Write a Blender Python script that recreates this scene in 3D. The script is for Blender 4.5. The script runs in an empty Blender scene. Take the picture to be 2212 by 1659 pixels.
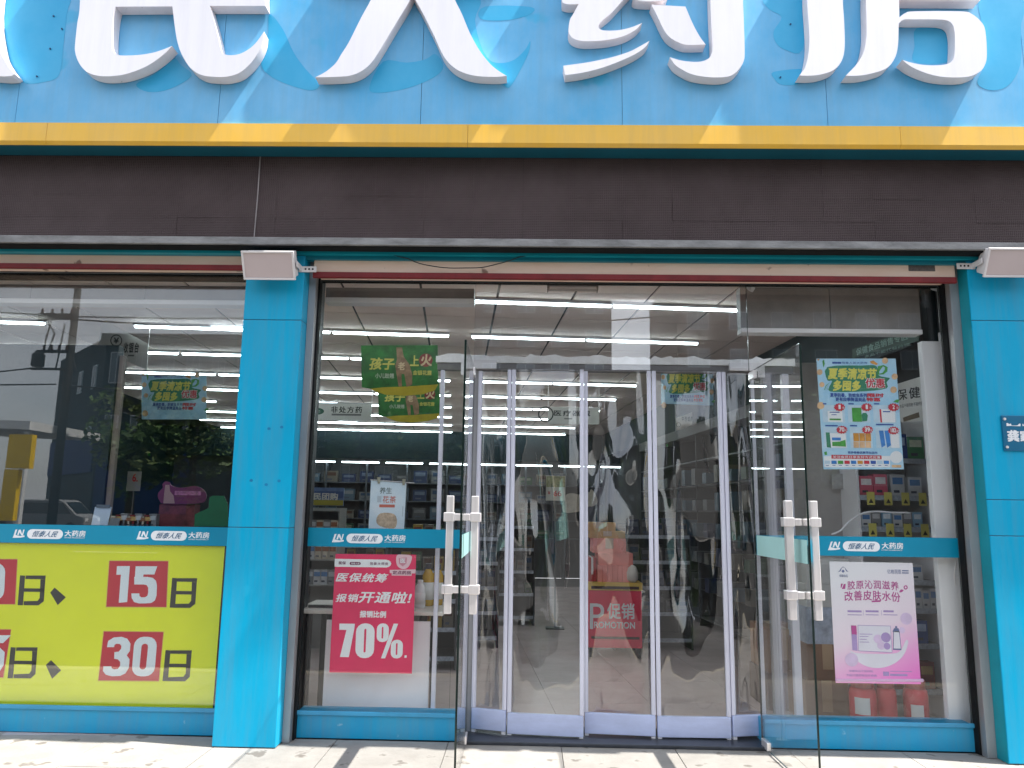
import bpy, bmesh, math, random
from mathutils import Vector, Matrix, Euler
random.seed(7)
R = math.radians
S = bpy.context.scene
COL = S.collection
DG = bpy.context.evaluated_depsgraph_get

# ------------------------------------------------------------------ camera
CAM_Y, CAM_Z, FOC = -5.4, 1.5, 1661.0
PITCH, YAW, ROLL = R(9.4), R(1.24), 0.0150
CROT = Matrix.Rotation(YAW, 3, 'Z') @ Matrix.Rotation(math.pi / 2 + PITCH, 3, 'X') @ Matrix.Rotation(ROLL, 3, 'Z')
cam_d = bpy.data.cameras.new('camera')
cam = bpy.data.objects.new('camera', cam_d)
COL.objects.link(cam)
cam.location = (0, CAM_Y, CAM_Z)
cam.rotation_euler = CROT.to_euler()
cam_d.sensor_width = 36.0
cam_d.lens = 36.0 * FOC / 2212.0
cam_d.clip_start = 0.05
cam_d.clip_end = 2000
S.camera = cam

# ------------------------------------------------------------------ sky, sun, exposure
SUN = Vector((0.54, -0.09, 1.0)).normalized()          # towards the sun: high, almost in the plane of the facade
W = bpy.data.worlds.new('World')
S.world = W
W.use_nodes = True
wn = W.node_tree.nodes
sky = wn.new('ShaderNodeTexSky')
sky.sky_type = 'NISHITA'
sky.sun_disc = False
sky.sun_elevation = math.asin(SUN.z)
sky.sun_rotation = math.atan2(SUN.x, SUN.y)
sky.dust_density = 2.0
sky.air_density = 1.0
bg = wn['Background']
# a thin bright veil of cloud over the blue
wl = W.node_tree.links
wtc = wn.new('ShaderNodeTexCoord')
wmp = wn.new('ShaderNodeMapping'); wmp.inputs['Scale'].default_value = (1, 1, 2.2)
wl.new(wtc.outputs['Generated'], wmp.inputs[0])
wnz = wn.new('ShaderNodeTexNoise'); wnz.inputs['Scale'].default_value = 2.4; wnz.inputs['Detail'].default_value = 7; wnz.inputs['Roughness'].default_value = .6
wl.new(wmp.outputs[0], wnz.inputs['Vector'])
wmr = wn.new('ShaderNodeMapRange'); wmr.inputs[1].default_value = .3; wmr.inputs[2].default_value = .72; wmr.inputs[3].default_value = .35; wmr.inputs[4].default_value = .85
wl.new(wnz.outputs['Fac'], wmr.inputs[0])
wmx = wn.new('ShaderNodeMix'); wmx.data_type = 'RGBA'; wmx.inputs[7].default_value = (7.2, 7.4, 7.8, 1)
wl.new(wmr.outputs[0], wmx.inputs[0]); wl.new(sky.outputs[0], wmx.inputs[6]); wl.new(wmx.outputs[2], bg.inputs[0])
bg.inputs[1].default_value = 0.12
sd = bpy.data.lights.new('sun', 'SUN')
sd.energy = 5.0
sd.angle = R(0.5)
sd.color = (1.0, 0.95, 0.88)
so = bpy.data.objects.new('sun', sd)
COL.objects.link(so)
so.rotation_euler = (-SUN).to_track_quat('-Z', 'Y').to_euler()
so.location = (8, -4, 14)
S.view_settings.view_transform = 'Standard'
S.view_settings.look = 'None'
S.view_settings.gamma = 1
S.view_settings.use_curve_mapping = False
S.view_settings.exposure = 1.2
S.cycles.use_denoising = True
S.cycles.max_bounces = 14
S.cycles.transparent_max_bounces = 24
S.cycles.glossy_bounces = 4
S.cycles.diffuse_bounces = 4
S.cycles.sample_clamp_indirect = 6.0
S.cycles.caustics_reflective = False
S.cycles.caustics_refractive = False

# ------------------------------------------------------------------ measuring helpers
def ray(px, py):
    return CROT @ Vector(((px - 1106) / FOC, -(py - 829.5) / FOC, -1.0))
def U(px, py, Y):
    """the point of the vertical plane y = Y that stands at measured position px, py"""
    r = ray(px, py)
    t = (Y - CAM_Y) / r.y
    return Vector((t * r.x, Y, CAM_Z + t * r.z))
def UZ(px, py, z):
    r = ray(px, py)
    t = (z - CAM_Z) / r.z
    return Vector((t * r.x, CAM_Y + t * r.y, z))
def V(px, py, Y):
    """a thing across the street, measured in its mirror image in the window glass"""
    p = U(px, py, Y)
    return Vector((p.x, -Y, p.z))
def zoom(ox, oy, s):
    return lambda *pts: [((ox + s * x) / 1.8228, (oy + s * y) / 1.8228) for x, y in pts]
c1 = zoom(0, 0, .6087); c2 = zoom(1344, 0, .6087); c3 = zoom(2688, 0, .6087); c4 = zoom(0, 1000, .6087)
c5 = zoom(1100, 1000, .4521); c6 = zoom(2000, 1000, .4521); c7 = zoom(2900, 1000, .5124)
d1 = zoom(0, 2000, .6174); d2 = zoom(1050, 1700, .4069); d3 = zoom(1900, 1700, .4521)
d4 = zoom(2900, 1800, .5124); d5 = zoom(1000, 2300, .4521); d6 = zoom(1900, 2300, .4521); d7 = zoom(2900, 2300, .5118)
p1 = zoom(3190, 1390, .2893); p2 = zoom(3250, 2190, .3135); p3 = zoom(1280, 2160, .3135)
q1 = zoom(3700, 1500, .2109); l1 = zoom(0, 1850, .4069); g1 = zoom(1400, 1330, .2231); f1 = zoom(960, 970, .11754)

# the shop's inside stands turned a little against its front
TH = R(5.3)
def I(u, v, z=0.0):
    return Vector((u * math.cos(TH) - v * math.sin(TH), u * math.sin(TH) + v * math.cos(TH), z))
def IU(px, py, u):
    """the point of the inside plane at that u which stands at a measured position"""
    r = ray(px, py); n_ = I(1, 0); c0 = Vector((0, CAM_Y, CAM_Z))
    return c0 + r * ((u - c0.dot(n_)) / r.dot(n_))
def Iuv(p):
    return p.x * math.cos(TH) + p.y * math.sin(TH), -p.x * math.sin(TH) + p.y * math.cos(TH)

# ------------------------------------------------------------------ materials
def lin(r, g, b):
    f = lambda c: (c / 255 / 12.92) if c / 255 <= 0.04045 else ((c / 255 + 0.055) / 1.055) ** 2.4
    return (f(r), f(g), f(b))
MATS = {}
def M(name, col, rough=.5, spec=.5, metal=0.0, var=.08, vs=2.5, stretch=(1, 1, 1), bump=0.0, bs=120.0, bstretch=(1, 1, 1),
      col2=None, emit=None, spots=None, trans=0.0, streak=0.0):
    if name in MATS:
        return MATS[name]
    m = bpy.data.materials.new(name)
    m.use_nodes = True
    MATS[name] = m
    nt = m.node_tree
    n, l = nt.nodes, nt.links
    b = n['Principled BSDF']
    b.inputs['Roughness'].default_value = rough
    b.inputs['Specular IOR Level'].default_value = spec
    b.inputs['Metallic'].default_value = metal
    if trans:
        b.inputs['Transmission Weight'].default_value = trans
    c = tuple(col) + (1,)
    b.inputs['Base Color'].default_value = c
    geo = None
    if var or bump or spots:
        geo = n.new('ShaderNodeNewGeometry')
    if var:
        mp = n.new('ShaderNodeMapping'); mp.inputs['Scale'].default_value = stretch
        l.new(geo.outputs['Position'], mp.inputs[0])
        tx = n.new('ShaderNodeTexNoise'); tx.inputs['Scale'].default_value = vs; tx.inputs['Detail'].default_value = 6
        tx.inputs['Roughness'].default_value = .65
        l.new(mp.outputs[0], tx.inputs['Vector'])
        rp = n.new('ShaderNodeValToRGB')
        rp.color_ramp.elements[0].position = .33; rp.color_ramp.elements[1].position = .68
        if col2 is None:
            rp.color_ramp.elements[0].color = tuple(x * (1 - var) for x in col) + (1,)
            rp.color_ramp.elements[1].color = tuple(min(1, x * (1 + var)) for x in col) + (1,)
        else:
            rp.color_ramp.elements[0].color = c
            rp.color_ramp.elements[1].color = tuple(col2) + (1,)
        l.new(tx.outputs['Fac'], rp.inputs[0])
        out = rp.outputs[0]
        if spots:
            sc, thr, scol = spots
            t2 = n.new('ShaderNodeTexNoise'); t2.inputs['Scale'].default_value = sc; t2.inputs['Detail'].default_value = 3
            l.new(geo.outputs['Position'], t2.inputs['Vector'])
            r2 = n.new('ShaderNodeValToRGB')
            r2.color_ramp.elements[0].position = thr; r2.color_ramp.elements[1].position = min(.99, thr + .05)
            l.new(t2.outputs['Fac'], r2.inputs[0])
            mx = n.new('ShaderNodeMix'); mx.data_type = 'RGBA'
            l.new(r2.outputs[0], mx.inputs[0]); l.new(out, mx.inputs[6]); mx.inputs[7].default_value = tuple(scol) + (1,)
            out = mx.outputs[2]
        if streak:
            m4 = n.new('ShaderNodeMapping'); m4.inputs['Scale'].default_value = (9, 9, .55)
            l.new(geo.outputs['Position'], m4.inputs[0])
            t4 = n.new('ShaderNodeTexNoise'); t4.inputs['Scale'].default_value = 1.6; t4.inputs['Detail'].default_value = 8; t4.inputs['Roughness'].default_value = .7
            l.new(m4.outputs[0], t4.inputs['Vector'])
            r4 = n.new('ShaderNodeMapRange'); r4.inputs[1].default_value = .42; r4.inputs[2].default_value = .75; r4.inputs[3].default_value = 0; r4.inputs[4].default_value = streak
            l.new(t4.outputs['Fac'], r4.inputs[0])
            x4 = n.new('ShaderNodeMix'); x4.data_type = 'RGBA'
            l.new(r4.outputs[0], x4.inputs[0]); l.new(out, x4.inputs[6]); x4.inputs[7].default_value = (.20, .20, .19, 1)
            out = x4.outputs[2]
        l.new(out, b.inputs['Base Color'])
        rr = n.new('ShaderNodeMapRange')
        rr.inputs[3].default_value = max(.02, rough - .08); rr.inputs[4].default_value = min(1, rough + .1)
        l.new(tx.outputs['Fac'], rr.inputs[0]); l.new(rr.outputs[0], b.inputs['Roughness'])
    if bump:
        mp2 = n.new('ShaderNodeMapping'); mp2.inputs['Scale'].default_value = bstretch
        l.new(geo.outputs['Position'], mp2.inputs[0])
        t3 = n.new('ShaderNodeTexNoise'); t3.inputs['Scale'].default_value = bs; t3.inputs['Detail'].default_value = 4
        l.new(mp2.outputs[0], t3.inputs['Vector'])
        bp = n.new('ShaderNodeBump'); bp.inputs['Strength'].default_value = bump; bp.inputs['Distance'].default_value = .01
        l.new(t3.outputs['Fac'], bp.inputs['Height']); l.new(bp.outputs[0], b.inputs['Normal'])
    if emit:
        b.inputs['Emission Color'].default_value = tuple(emit[:3]) + (1,)
        b.inputs['Emission Strength'].default_value = emit[3]
    return m

def glass(name, tint, refl=1.0, rough=0.0, bump=0.0, haze=0.0, hcol=(.6, .6, .6)):
    if name in MATS:
        return MATS[name]
    m = bpy.data.materials.new(name); m.use_nodes = True; MATS[name] = m
    nt = m.node_tree; n, l = nt.nodes, nt.links
    n.remove(n['Principled BSDF'])
    out = n['Material Output']
    lw = n.new('ShaderNodeLayerWeight'); lw.inputs['Blend'].default_value = .5
    pw = n.new('ShaderNodeMath'); pw.operation = 'POWER'; pw.inputs[1].default_value = 5
    l.new(lw.outputs['Facing'], pw.inputs[0])
    ml = n.new('ShaderNodeMath'); ml.operation = 'MULTIPLY_ADD'; ml.inputs[1].default_value = .9; ml.inputs[2].default_value = .043 * refl
    l.new(pw.outputs[0], ml.inputs[0])
    tr = n.new('ShaderNodeBsdfTransparent'); tr.inputs[0].default_value = tuple(tint) + (1,)
    gl = n.new('ShaderNodeBsdfGlossy'); gl.inputs['Roughness'].default_value = rough; gl.inputs[0].default_value = (1, 1, 1, 1)
    mx = n.new('ShaderNodeMixShader')
    l.new(ml.outputs[0], mx.inputs[0]); l.new(tr.outputs[0], mx.inputs[1]); l.new(gl.outputs[0], mx.inputs[2])
    res = mx.outputs[0]
    if haze:
        geo = n.new('ShaderNodeNewGeometry')
        mp = n.new('ShaderNodeMapping'); mp.inputs['Scale'].default_value = (3, 3, .8)
        l.new(geo.outputs['Position'], mp.inputs[0])
        tx = n.new('ShaderNodeTexNoise'); tx.inputs['Scale'].default_value = 2.2; tx.inputs['Detail'].default_value = 5
        l.new(mp.outputs[0], tx.inputs['Vector'])
        mr = n.new('ShaderNodeMapRange'); mr.inputs[1].default_value = .35; mr.inputs[2].default_value = .8
        mr.inputs[3].default_value = haze * .4; mr.inputs[4].default_value = haze * 1.7
        l.new(tx.outputs['Fac'], mr.inputs[0])
        df = n.new('ShaderNodeBsdfDiffuse'); df.inputs[0].default_value = tuple(hcol) + (1,)
        m2 = n.new('ShaderNodeMixShader')
        l.new(mr.outputs[0], m2.inputs[0]); l.new(res, m2.inputs[1]); l.new(df.outputs[0], m2.inputs[2])
        res = m2.outputs[0]
    if bump:
        geo2 = n.new('ShaderNodeNewGeometry')
        mp2 = n.new('ShaderNodeMapping'); mp2.inputs['Scale'].default_value = (1, 1, .45)
        l.new(geo2.outputs['Position'], mp2.inputs[0])
        t3 = n.new('ShaderNodeTexNoise'); t3.inputs['Scale'].default_value = 3; t3.inputs['Detail'].default_value = 1
        l.new(mp2.outputs[0], t3.inputs['Vector'])
        bp = n.new('ShaderNodeBump'); bp.inputs['Strength'].default_value = bump; bp.inputs['Distance'].default_value = .08
        l.new(t3.outputs['Fac'], bp.inputs['Height']); l.new(bp.outputs[0], gl.inputs['Normal'])
    l.new(res, out.inputs['Surface'])
    return m

# ------------------------------------------------------------------ mesh builder
class MB:
    def __init__(s):
        s.v = []; s.f = []; s.m = []
    def face(s, pts, m=0):
        k = len(s.v); s.v += [Vector(p) for p in pts]; s.f.append(tuple(range(k, k + len(pts)))); s.m.append(m); return s
    def hexa(s, p, m=0):
        """p: 8 corners, bottom ring then top ring"""
        k = len(s.v); s.v += [Vector(q) for q in p]
        for f in ((3, 2, 1, 0), (4, 5, 6, 7), (0, 1, 5, 4), (1, 2, 6, 5), (2, 3, 7, 6), (3, 0, 4, 7)):
            s.f.append(tuple(k + i for i in f)); s.m.append(m)
        return s
    def box(s, x0, x1, y0, y1, z0, z1, m=0):
        return s.hexa([(x0, y0, z0), (x1, y0, z0), (x1, y1, z0), (x0, y1, z0), (x0, y0, z1), (x1, y0, z1), (x1, y1, z1), (x0, y1, z1)], m)
    def ibox(s, u0, u1, v0, v1, z0, z1, m=0):
        return s.hexa([I(u0, v0, z0), I(u1, v0, z0), I(u1, v1, z0), I(u0, v1, z0), I(u0, v0, z1), I(u1, v0, z1), I(u1, v1, z1), I(u0, v1, z1)], m)
    def prism(s, pts, off, m=0, ms=None):
        """flat outline pts and the same outline moved by off"""
        ms = m if ms is None else ms
        n = len(pts); k = len(s.v); off = Vector(off)
        s.v += [Vector(p) for p in pts] + [Vector(p) + off for p in pts]
        s.f.append(tuple(range(k, k + n))); s.m.append(m)
        s.f.append(tuple(range(k + 2 * n - 1, k + n - 1, -1))); s.m.append(m)
        for i in range(n):
            j = (i + 1) % n
            s.f.append((k + i, k + n + i, k + n + j, k + j)); s.m.append(ms)
        return s
    def tube(s, path, r, n=8, m=0, caps=True):
        path = [Vector(p) for p in path]
        rr = r if isinstance(r, (list, tuple)) else [r] * len(path)
        k = len(s.v); up = Vector((0, 0, 1))
        for i, p in enumerate(path):
            d = (path[min(i + 1, len(path) - 1)] - path[max(i - 1, 0)]).normalized()
            a = d.cross(up if abs(d.z) < .9 else Vector((1, 0, 0))).normalized(); b = d.cross(a)
            for q in range(n):
                t = 2 * math.pi * q / n
                s.v.append(p + (a * math.cos(t) + b * math.sin(t)) * rr[i])
        for i in range(len(path) - 1):
            for q in range(n):
                w = (q + 1) % n
                s.f.append((k + i * n + q, k + i * n + w, k + (i + 1) * n + w, k + (i + 1) * n + q)); s.m.append(m)
        if caps:
            s.f.append(tuple(k + q for q in range(n))); s.m.append(m)
            e = k + (len(path) - 1) * n
            s.f.append(tuple(e + q for q in range(n - 1, -1, -1))); s.m.append(m)
        return s
    def lathe(s, c, prof, n=16, m=0, mm=None):
        """prof: (radius, height) up the axis at c"""
        c = Vector(c); k = len(s.v)
        for r, h in prof:
            for q in range(n):
                t = 2 * math.pi * q / n
                s.v.append(c + Vector((r * math.cos(t), r * math.sin(t), h)))
        for i in range(len(prof) - 1):
            for q in range(n):
                w = (q + 1) % n
                s.f.append((k + i * n + q, k + i * n + w, k + (i + 1) * n + w, k + (i + 1) * n + q)); s.m.append(m if mm is None else mm[i])
        s.f.append(tuple(k + q for q in range(n - 1, -1, -1))); s.m.append(m)
        e = k + (len(prof) - 1) * n
        s.f.append(tuple(e + q for q in range(n))); s.m.append(m if mm is None else mm[-1])
        return s
    def mesh(s, name, mats, org=(0, 0, 0), smooth=False):
        org = Vector(org)
        me = bpy.data.meshes.new(name)
        me.from_pydata([tuple(p - org) for p in s.v], [], s.f)
        for m in (mats if isinstance(mats, (list, tuple)) else [mats]):
            me.materials.append(m)
        for p, i in zip(me.polygons, s.m):
            p.material_index = i
        bm = bmesh.new(); bm.from_mesh(me)
        bmesh.ops.recalc_face_normals(bm, faces=bm.faces)
        bm.to_mesh(me); bm.free()
        if smooth:
            for p in me.polygons:
                p.use_smooth = True
        me.update()
        return me

WL = {}                                                # world position of every object made here
def props(o, label=None, cat=None, group=None, kind=None):
    for k, v in (('label', label), ('category', cat), ('group', group), ('kind', kind)):
        if v:
            o[k] = v
    return o
def root(name, loc, label=None, cat=None, group=None, kind=None):
    o = bpy.data.objects.new(name, None); COL.objects.link(o)
    o.location = loc; o.empty_display_size = .1
    WL[o.name] = Vector(loc)
    return props(o, label, cat, group, kind)
def put(name, me, parent=None, loc=(0, 0, 0), rz=0.0, label=None, cat=None, group=None, kind=None):
    o = bpy.data.objects.new(name, me); COL.objects.link(o)
    w = Vector(loc)
    if parent is not None:
        o.parent = parent; o.location = w - WL[parent.name]
    else:
        o.location = w
    o.rotation_euler = (0, 0, rz)
    WL[o.name] = w
    return props(o, label, cat, group, kind)
def part(name, mb, mats, parent, label=None, smooth=False, bevel=0, kind=None):
    w = WL[parent.name]
    o = put(name, mb.mesh(name, mats, w, smooth), parent, w, label=label, kind=kind)
    if bevel:
        bv = o.modifiers.new('bevel', 'BEVEL'); bv.width = bevel; bv.segments = 2; bv.limit_method = 'ANGLE'
    return o
def solo(name, mb, mats, loc, label=None, cat=None, group=None, kind=None, smooth=False, bevel=0):
    o = put(name, mb.mesh(name, mats, loc, smooth), None, loc, 0, label, cat, group, kind)
    if bevel:
        bv = o.modifiers.new('bevel', 'BEVEL'); bv.width = bevel; bv.segments = 2; bv.limit_method = 'ANGLE'
    return o

# ------------------------------------------------------------------ lettering
TXT = {}
def glyphs(body, gap):
    key = (body, gap)
    if key not in TXT:
        c = bpy.data.curves.new('t', 'FONT'); c.body = body; c.resolution_u = 4; c.space_character = gap
        o = bpy.data.objects.new('t', c); COL.objects.link(o)
        bpy.context.view_layer.update()
        me = bpy.data.meshes.new_from_object(o.evaluated_get(DG()))
        vs = [(v.co.x, v.co.y) for v in me.vertices]; fs = [tuple(p.vertices) for p in me.polygons]
        bpy.data.objects.remove(o); bpy.data.curves.remove(c); bpy.data.meshes.remove(me)
        x0 = min(a for a, b in vs); x1 = max(a for a, b in vs); y0 = min(b for a, b in vs); y1 = max(b for a, b in vs)
        TXT[key] = (vs, fs, x0, x1, y0, y1)
    return TXT[key]
def letters(mb, body, o, ex, ey, bold=.012, gap=1.0, m=0, shear=0.0, arch=0.0):
    """fit the words into the parallelogram o, o+ex, o+ey; bold thickens the strokes by overprinting"""
    vs, fs, x0, x1, y0, y1 = glyphs(body, gap)
    o, ex, ey = Vector(o), Vector(ex), Vector(ey)
    out = ey.cross(ex).normalized()
    if out.y > 0: out = -out
    d = bold
    x0 -= d; x1 += d; y0 -= d; y1 += d
    steps = [(0, 0)] if d < .003 else [(-d, -d), (d, -d), (d, d), (-d, d)] + ([(0, 0)] if d > .02 else [])
    for q, (dx, dy) in enumerate(steps):
        k = len(mb.v)
        for a, b in vs:
            a = (a + dx - x0) / (x1 - x0); b = (b + dy - y0) / (y1 - y0)
            mb.v.append(o + ex * (a + shear * (b - .5)) + ey * (b + arch * (1 - (2 * a - 1) ** 2)) + out * (.00012 * q))
        for f in fs:
            mb.f.append(tuple(k + i for i in f)); mb.m.append(m)
    return mb
def wbox(Y, px):
    """x0, x1, z0, z1 on the plane y = Y of a measured rectangle given by its top-left and bottom-right"""
    (a, b), (c, d) = px
    mx, my = (a + c) / 2, (b + d) / 2
    return U(a, my, Y).x, U(c, my, Y).x, U(mx, d, Y).z, U(mx, b, Y).z
def words(mb, body, Y, px, **k):
    x0, x1, z0, z1 = wbox(Y, px)
    return letters(mb, body, (x0, Y, z0), (x1 - x0, 0, 0), (0, 0, z1 - z0), **k)
def outline(Y, pts):
    return [U(x, y, Y) for x, y in pts]
def rect(mb, Y, px, m=0):
    x0, x1, z0, z1 = wbox(Y, px)
    return mb.face([(x0, Y, z0), (x1, Y, z0), (x1, Y, z1), (x0, Y, z1)], m)
def disc(mb, c, rx, rz, n=20, m=0):
    c = Vector(c)
    return mb.face([c + Vector((rx * math.cos(2 * math.pi * i / n), 0, rz * math.sin(2 * math.pi * i / n))) for i in range(n)], m)
def pill(mb, Y, px, m=0, n=8):
    x0, x1, z0, z1 = wbox(Y, px); r = (z1 - z0) / 2; zc = (z0 + z1) / 2; pts = []
    for i in range(n + 1):
        t = -math.pi / 2 + math.pi * i / n; pts.append((x1 - r + r * math.cos(t), Y, zc + r * math.sin(t)))
    for i in range(n + 1):
        t = math.pi / 2 + math.pi * i / n; pts.append((x0 + r + r * math.cos(t), Y, zc + r * math.sin(t)))
    return mb.face(pts, m)
def smoothpts(pts, n=4, keep=()):
    """round a measured outline (Catmull-Rom); indices in keep stay sharp corners"""
    out = []; N = len(pts)
    for i in range(N):
        a, b, c, d = (Vector((*pts[(i + k) % N], 0)) for k in (-1, 0, 1, 2))
        if i in keep: a = b - (c - b)
        if (i + 1) % N in keep: d = c + (c - b)
        for j in range(n):
            t = j / n
            p = .5 * ((2 * b) + (-a + c) * t + (2 * a - 5 * b + 4 * c - d) * t * t + (-a + 3 * b - 3 * c + d) * t ** 3)
            out.append((p.x, p.y))
    return out
# ================================================================== GROUND
stone = M('pavement_stone', (.26, .247, .23), .75, .3, var=.16, vs=3.5, bump=.25, bs=60, col2=(.34, .325, .305), streak=.0, spots=(7, .62, (.17, .155, .14)))
stone2 = M('pavement_joint', (.16, .15, .14), .9, .2, var=.2)
asphalt = M('concrete_road', (.062, .061, .060), .85, .3, var=.25, vs=6, bump=.3, bs=90)
pav = root('pavement', (0, -1.0, 0), kind='structure')
b = MB(); b.box(-14, 14, -1.94, .6, -.14, -.014); part('bedding', b, stone2, pav)
b = MB(); b.box(-14, 14, -2.10, -1.945, -.14, .004); part('kerb', b, M('kerb_stone', (.42, .38, .30), .8, .3, var=.12), pav, bevel=.012)
SW = .735
slab_me = {}
x_first = U(720, 1608, 0).x
for row in range(3):
    y1 = -.045 - row * .635; y0 = y1 - .630
    for i in range(-6, 8):
        x0 = UZ(720, 1608, 0).x + i * SW
        if 'slab' not in slab_me:
            m = MB(); m.box(-.365, .365, -.314, .314, -.03, 0); slab_me['slab'] = m.mesh('paving_stone', stone)
        o = put('paving_stone', slab_me['slab'], pav, (x0 + .3675, (y0 + y1) / 2, random.uniform(-.0015, .0015)))
b = MB(); b.box(-90, 90, -42, -2.1, -.3, -.13)
props(solo('road', b, asphalt, (0, -14, -.13)), kind='structure')
b = MB()
for x in range(-40, 41, 6): b.box(x, x + 3, -22.1, -21.95, -.13, -.126)
part('lane_marking', b, M('road_paint', (.75, .75, .72), .6, .4, var=.15), bpy.data.objects['road'])
b = MB(); b.box(-300, 300, -300, -42, -.3, -.1)
props(solo('far_ground', b, M('far_paving', (.22, .21, .20), .9, .2, var=.2), (0, -60, -.1)), kind='structure')

# ================================================================== THE SHOP BUILDING
cyan = M('cyan_panel', (.0, .345, .58), .40, .22, var=.10, vs=1.1, stretch=(1.5, 1.5, .7), col2=(.001, .41, .67), spots=(2.3, .68, (.03, .44, .66)), streak=.22, bump=.10, bs=3)
cyan_base = M('cyan_base_panel', (.001, .29, .54), .4, .5, var=.15, vs=3, stretch=(1, 1, 1.5), col2=(.005, .33, .56), streak=.30, spots=(14, .70, (.20, .48, .66)))
teal_soffit = M('teal_soffit', (.001, .28, .36), .45, .45, var=.12)
darkgrey = M('dark_grey_metal', (.05, .055, .06), .45, .5, var=.2)
alu = M('grey_aluminium', (.38, .38, .39), .42, .5, .55, var=.12, vs=5, stretch=(1, 1, .3))
steel = M('brushed_steel', (.90, .85, .84), .30, .5, .6, var=.05, vs=8, stretch=(8, 8, .3))
black = M('black_and_shade', (.006, .007, .008), .7, .2, var=0)  # black parts, and painted shade in gaps and under the ledge
shop = root('shop_building', (0, 0, 0), 'pharmacy shop front with cyan pillars, dark tiled lintel and tall glass bays', 'shop')

Pz = -.27
L0, L1 = U(534, 570, Pz).x, U(657, 600, Pz).x          # left pillar
JR = 2.958                                             # right jamb
R0 = U(2091, 600, Pz).x
ZS = U(60, 540.5, -.33).z                              # soffit
def pillar(x0, x1, joints, label):
    b = MB(); b.box(x0 + .004, x1 - .004, Pz + .006, .30, .002, ZS - .001)
    p = part('pillar', b, darkgrey, shop, label)
    zs = [.004] + joints + [ZS - .002]
    for i in range(len(zs) - 1):
        b = MB(); b.box(x0, x1, Pz, -.002 if x0 > -6 else .28, zs[i] + .0018, zs[i + 1] - .0018)
        part('panel', b, cyan, p, bevel=.004)
pillar(L0, L1, [U(580, 1140, Pz).z, U(600, 691, Pz).z], 'narrow cyan pillar between the two glass bays')
pillar(R0, 5.0, [U(2190, 1158, Pz).z, U(2190, 1080, Pz).z, U(2190, 693, Pz).z], 'wide cyan pillar at the right end')
pillar(-7.2, -6.6, [1.5], 'cyan pillar beyond the left window')
# small old screw holes and stains on the left pillar
for x, y in c4((1740, 1130), (1822, 1120), (1625, 1465), (1722, 1492), (1805, 1468)):
    b = MB(); p = U(x, y, Pz - .0012); disc(b, p, .012, .010, 8); part('screw_stain', b, M('old_stain', (.003, .19, .40), .5, .4, var=.2), shop)
# reveals beside the glass: grey guide rails with a dark slot
for xa, xb, sx in ((L1 + .002, L1 + .05, 1), (R0 - .062, R0 - .002, -1)):
    b = MB(); b.box(xa, xb, -.15, .02, .002, ZS - .002, 0)
    s0 = xb + .0005 if sx > 0 else xa - .0005
    b.box(min(s0, s0 + sx * .012), max(s0, s0 + sx * .012), -.09, -.03, .002, ZS - .01, 1)
    part('guide_rail', b, [alu, black], shop)
b = MB(); b.box(R0 - .001, R0 + .01, -.262, -.15, .003, ZS - .003); part('reveal', b, teal_soffit, shop)
# soffit, ledge, tiled lintel wall
b = MB(); b.box(-7.2, 5.0, -.30, .3, ZS, ZS + .05); part('soffit', b, teal_soffit, shop)
lz0, lz1 = U(1106, 531.5, -.42).z, U(1106, 515.5, -.42).z
b = MB(); b.box(-7.2, 5.0, -.42, -.32, lz0, lz1); b.box(-7.2, 5.0, -.40, -.302, ZS + .016, lz0 - .001, 1)  # the black strip paints the shade under the ledge
part('ledge', b, [M('concrete_ledge', (.26, .26, .26), .8, .25, var=.3, vs=9, stretch=(.5, 1, 2), bump=.5, bs=50), black], shop, bevel=.006)
tilem = M('brown_tile', (.064, .043, .043), .6, .35, var=.28, vs=1.3, bump=.0, col2=(.100, .072, .072))
# ribbed relief of the tiles
nt = tilem.node_tree; n, l = nt.nodes, nt.links
g = n.new('ShaderNodeNewGeometry')
wv = n.new('ShaderNodeTexWave'); wv.wave_type = 'BANDS'; wv.bands_direction = 'Z'; wv.inputs['Scale'].default_value = 26; wv.inputs['Distortion'].default_value = .5
wv2 = n.new('ShaderNodeTexWave'); wv2.wave_type = 'BANDS'; wv2.bands_direction = 'X'; wv2.inputs['Scale'].default_value = 24; wv2.inputs['Distortion'].default_value = .6
ad = n.new('ShaderNodeMath'); ad.operation = 'ADD'
bp = n.new('ShaderNodeBump'); bp.inputs['Strength'].default_value = .55; bp.inputs['Distance'].default_value = .006
l.new(g.outputs['Position'], wv.inputs['Vector']); l.new(g.outputs['Position'], wv2.inputs['Vector'])
l.new(wv.outputs['Fac'], ad.inputs[0]); l.new(wv2.outputs['Fac'], ad.inputs[1]); l.new(ad.outputs[0], bp.inputs['Height'])
l.new(bp.outputs[0], n['Principled BSDF'].inputs['Normal'])
b = MB(); b.box(-7.2, 5.0, -.318, .3, lz1 - .03, 6.2)
wall = part('facade_wall', b, M('mortar', (.035, .026, .027), .9, .2, var=.2), shop)
tw, th = .345, .166
tm = [MB().box(-tw / 2 + .0006, tw / 2 - .0006, 0, .014, .0006, th - .0006).mesh('wall_tile', tilem) for _ in range(1)][0]
for r in range(4):
    for i in range(-11, 13):
        z = lz1 + .002 + r * th
        off = .0 if r % 2 == 0 else tw * .0
        o = put('wall_tile', tm, wall, (i * tw + .12 + off, -.330 - random.choice((0, 0, 0, .0015, .003)), z))
b = MB(); cx0 = U(555, 430, -.336).x
b.tube([(cx0, -.336, lz1 + .005), (cx0 + .004, -.336, lz1 + .35), (cx0 + .002, -.336, lz1 + .66)], .0045, 6)
part('sealant_joint', b, M('sealant', (.30, .27, .27), .7, .3, var=.3), shop)
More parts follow.
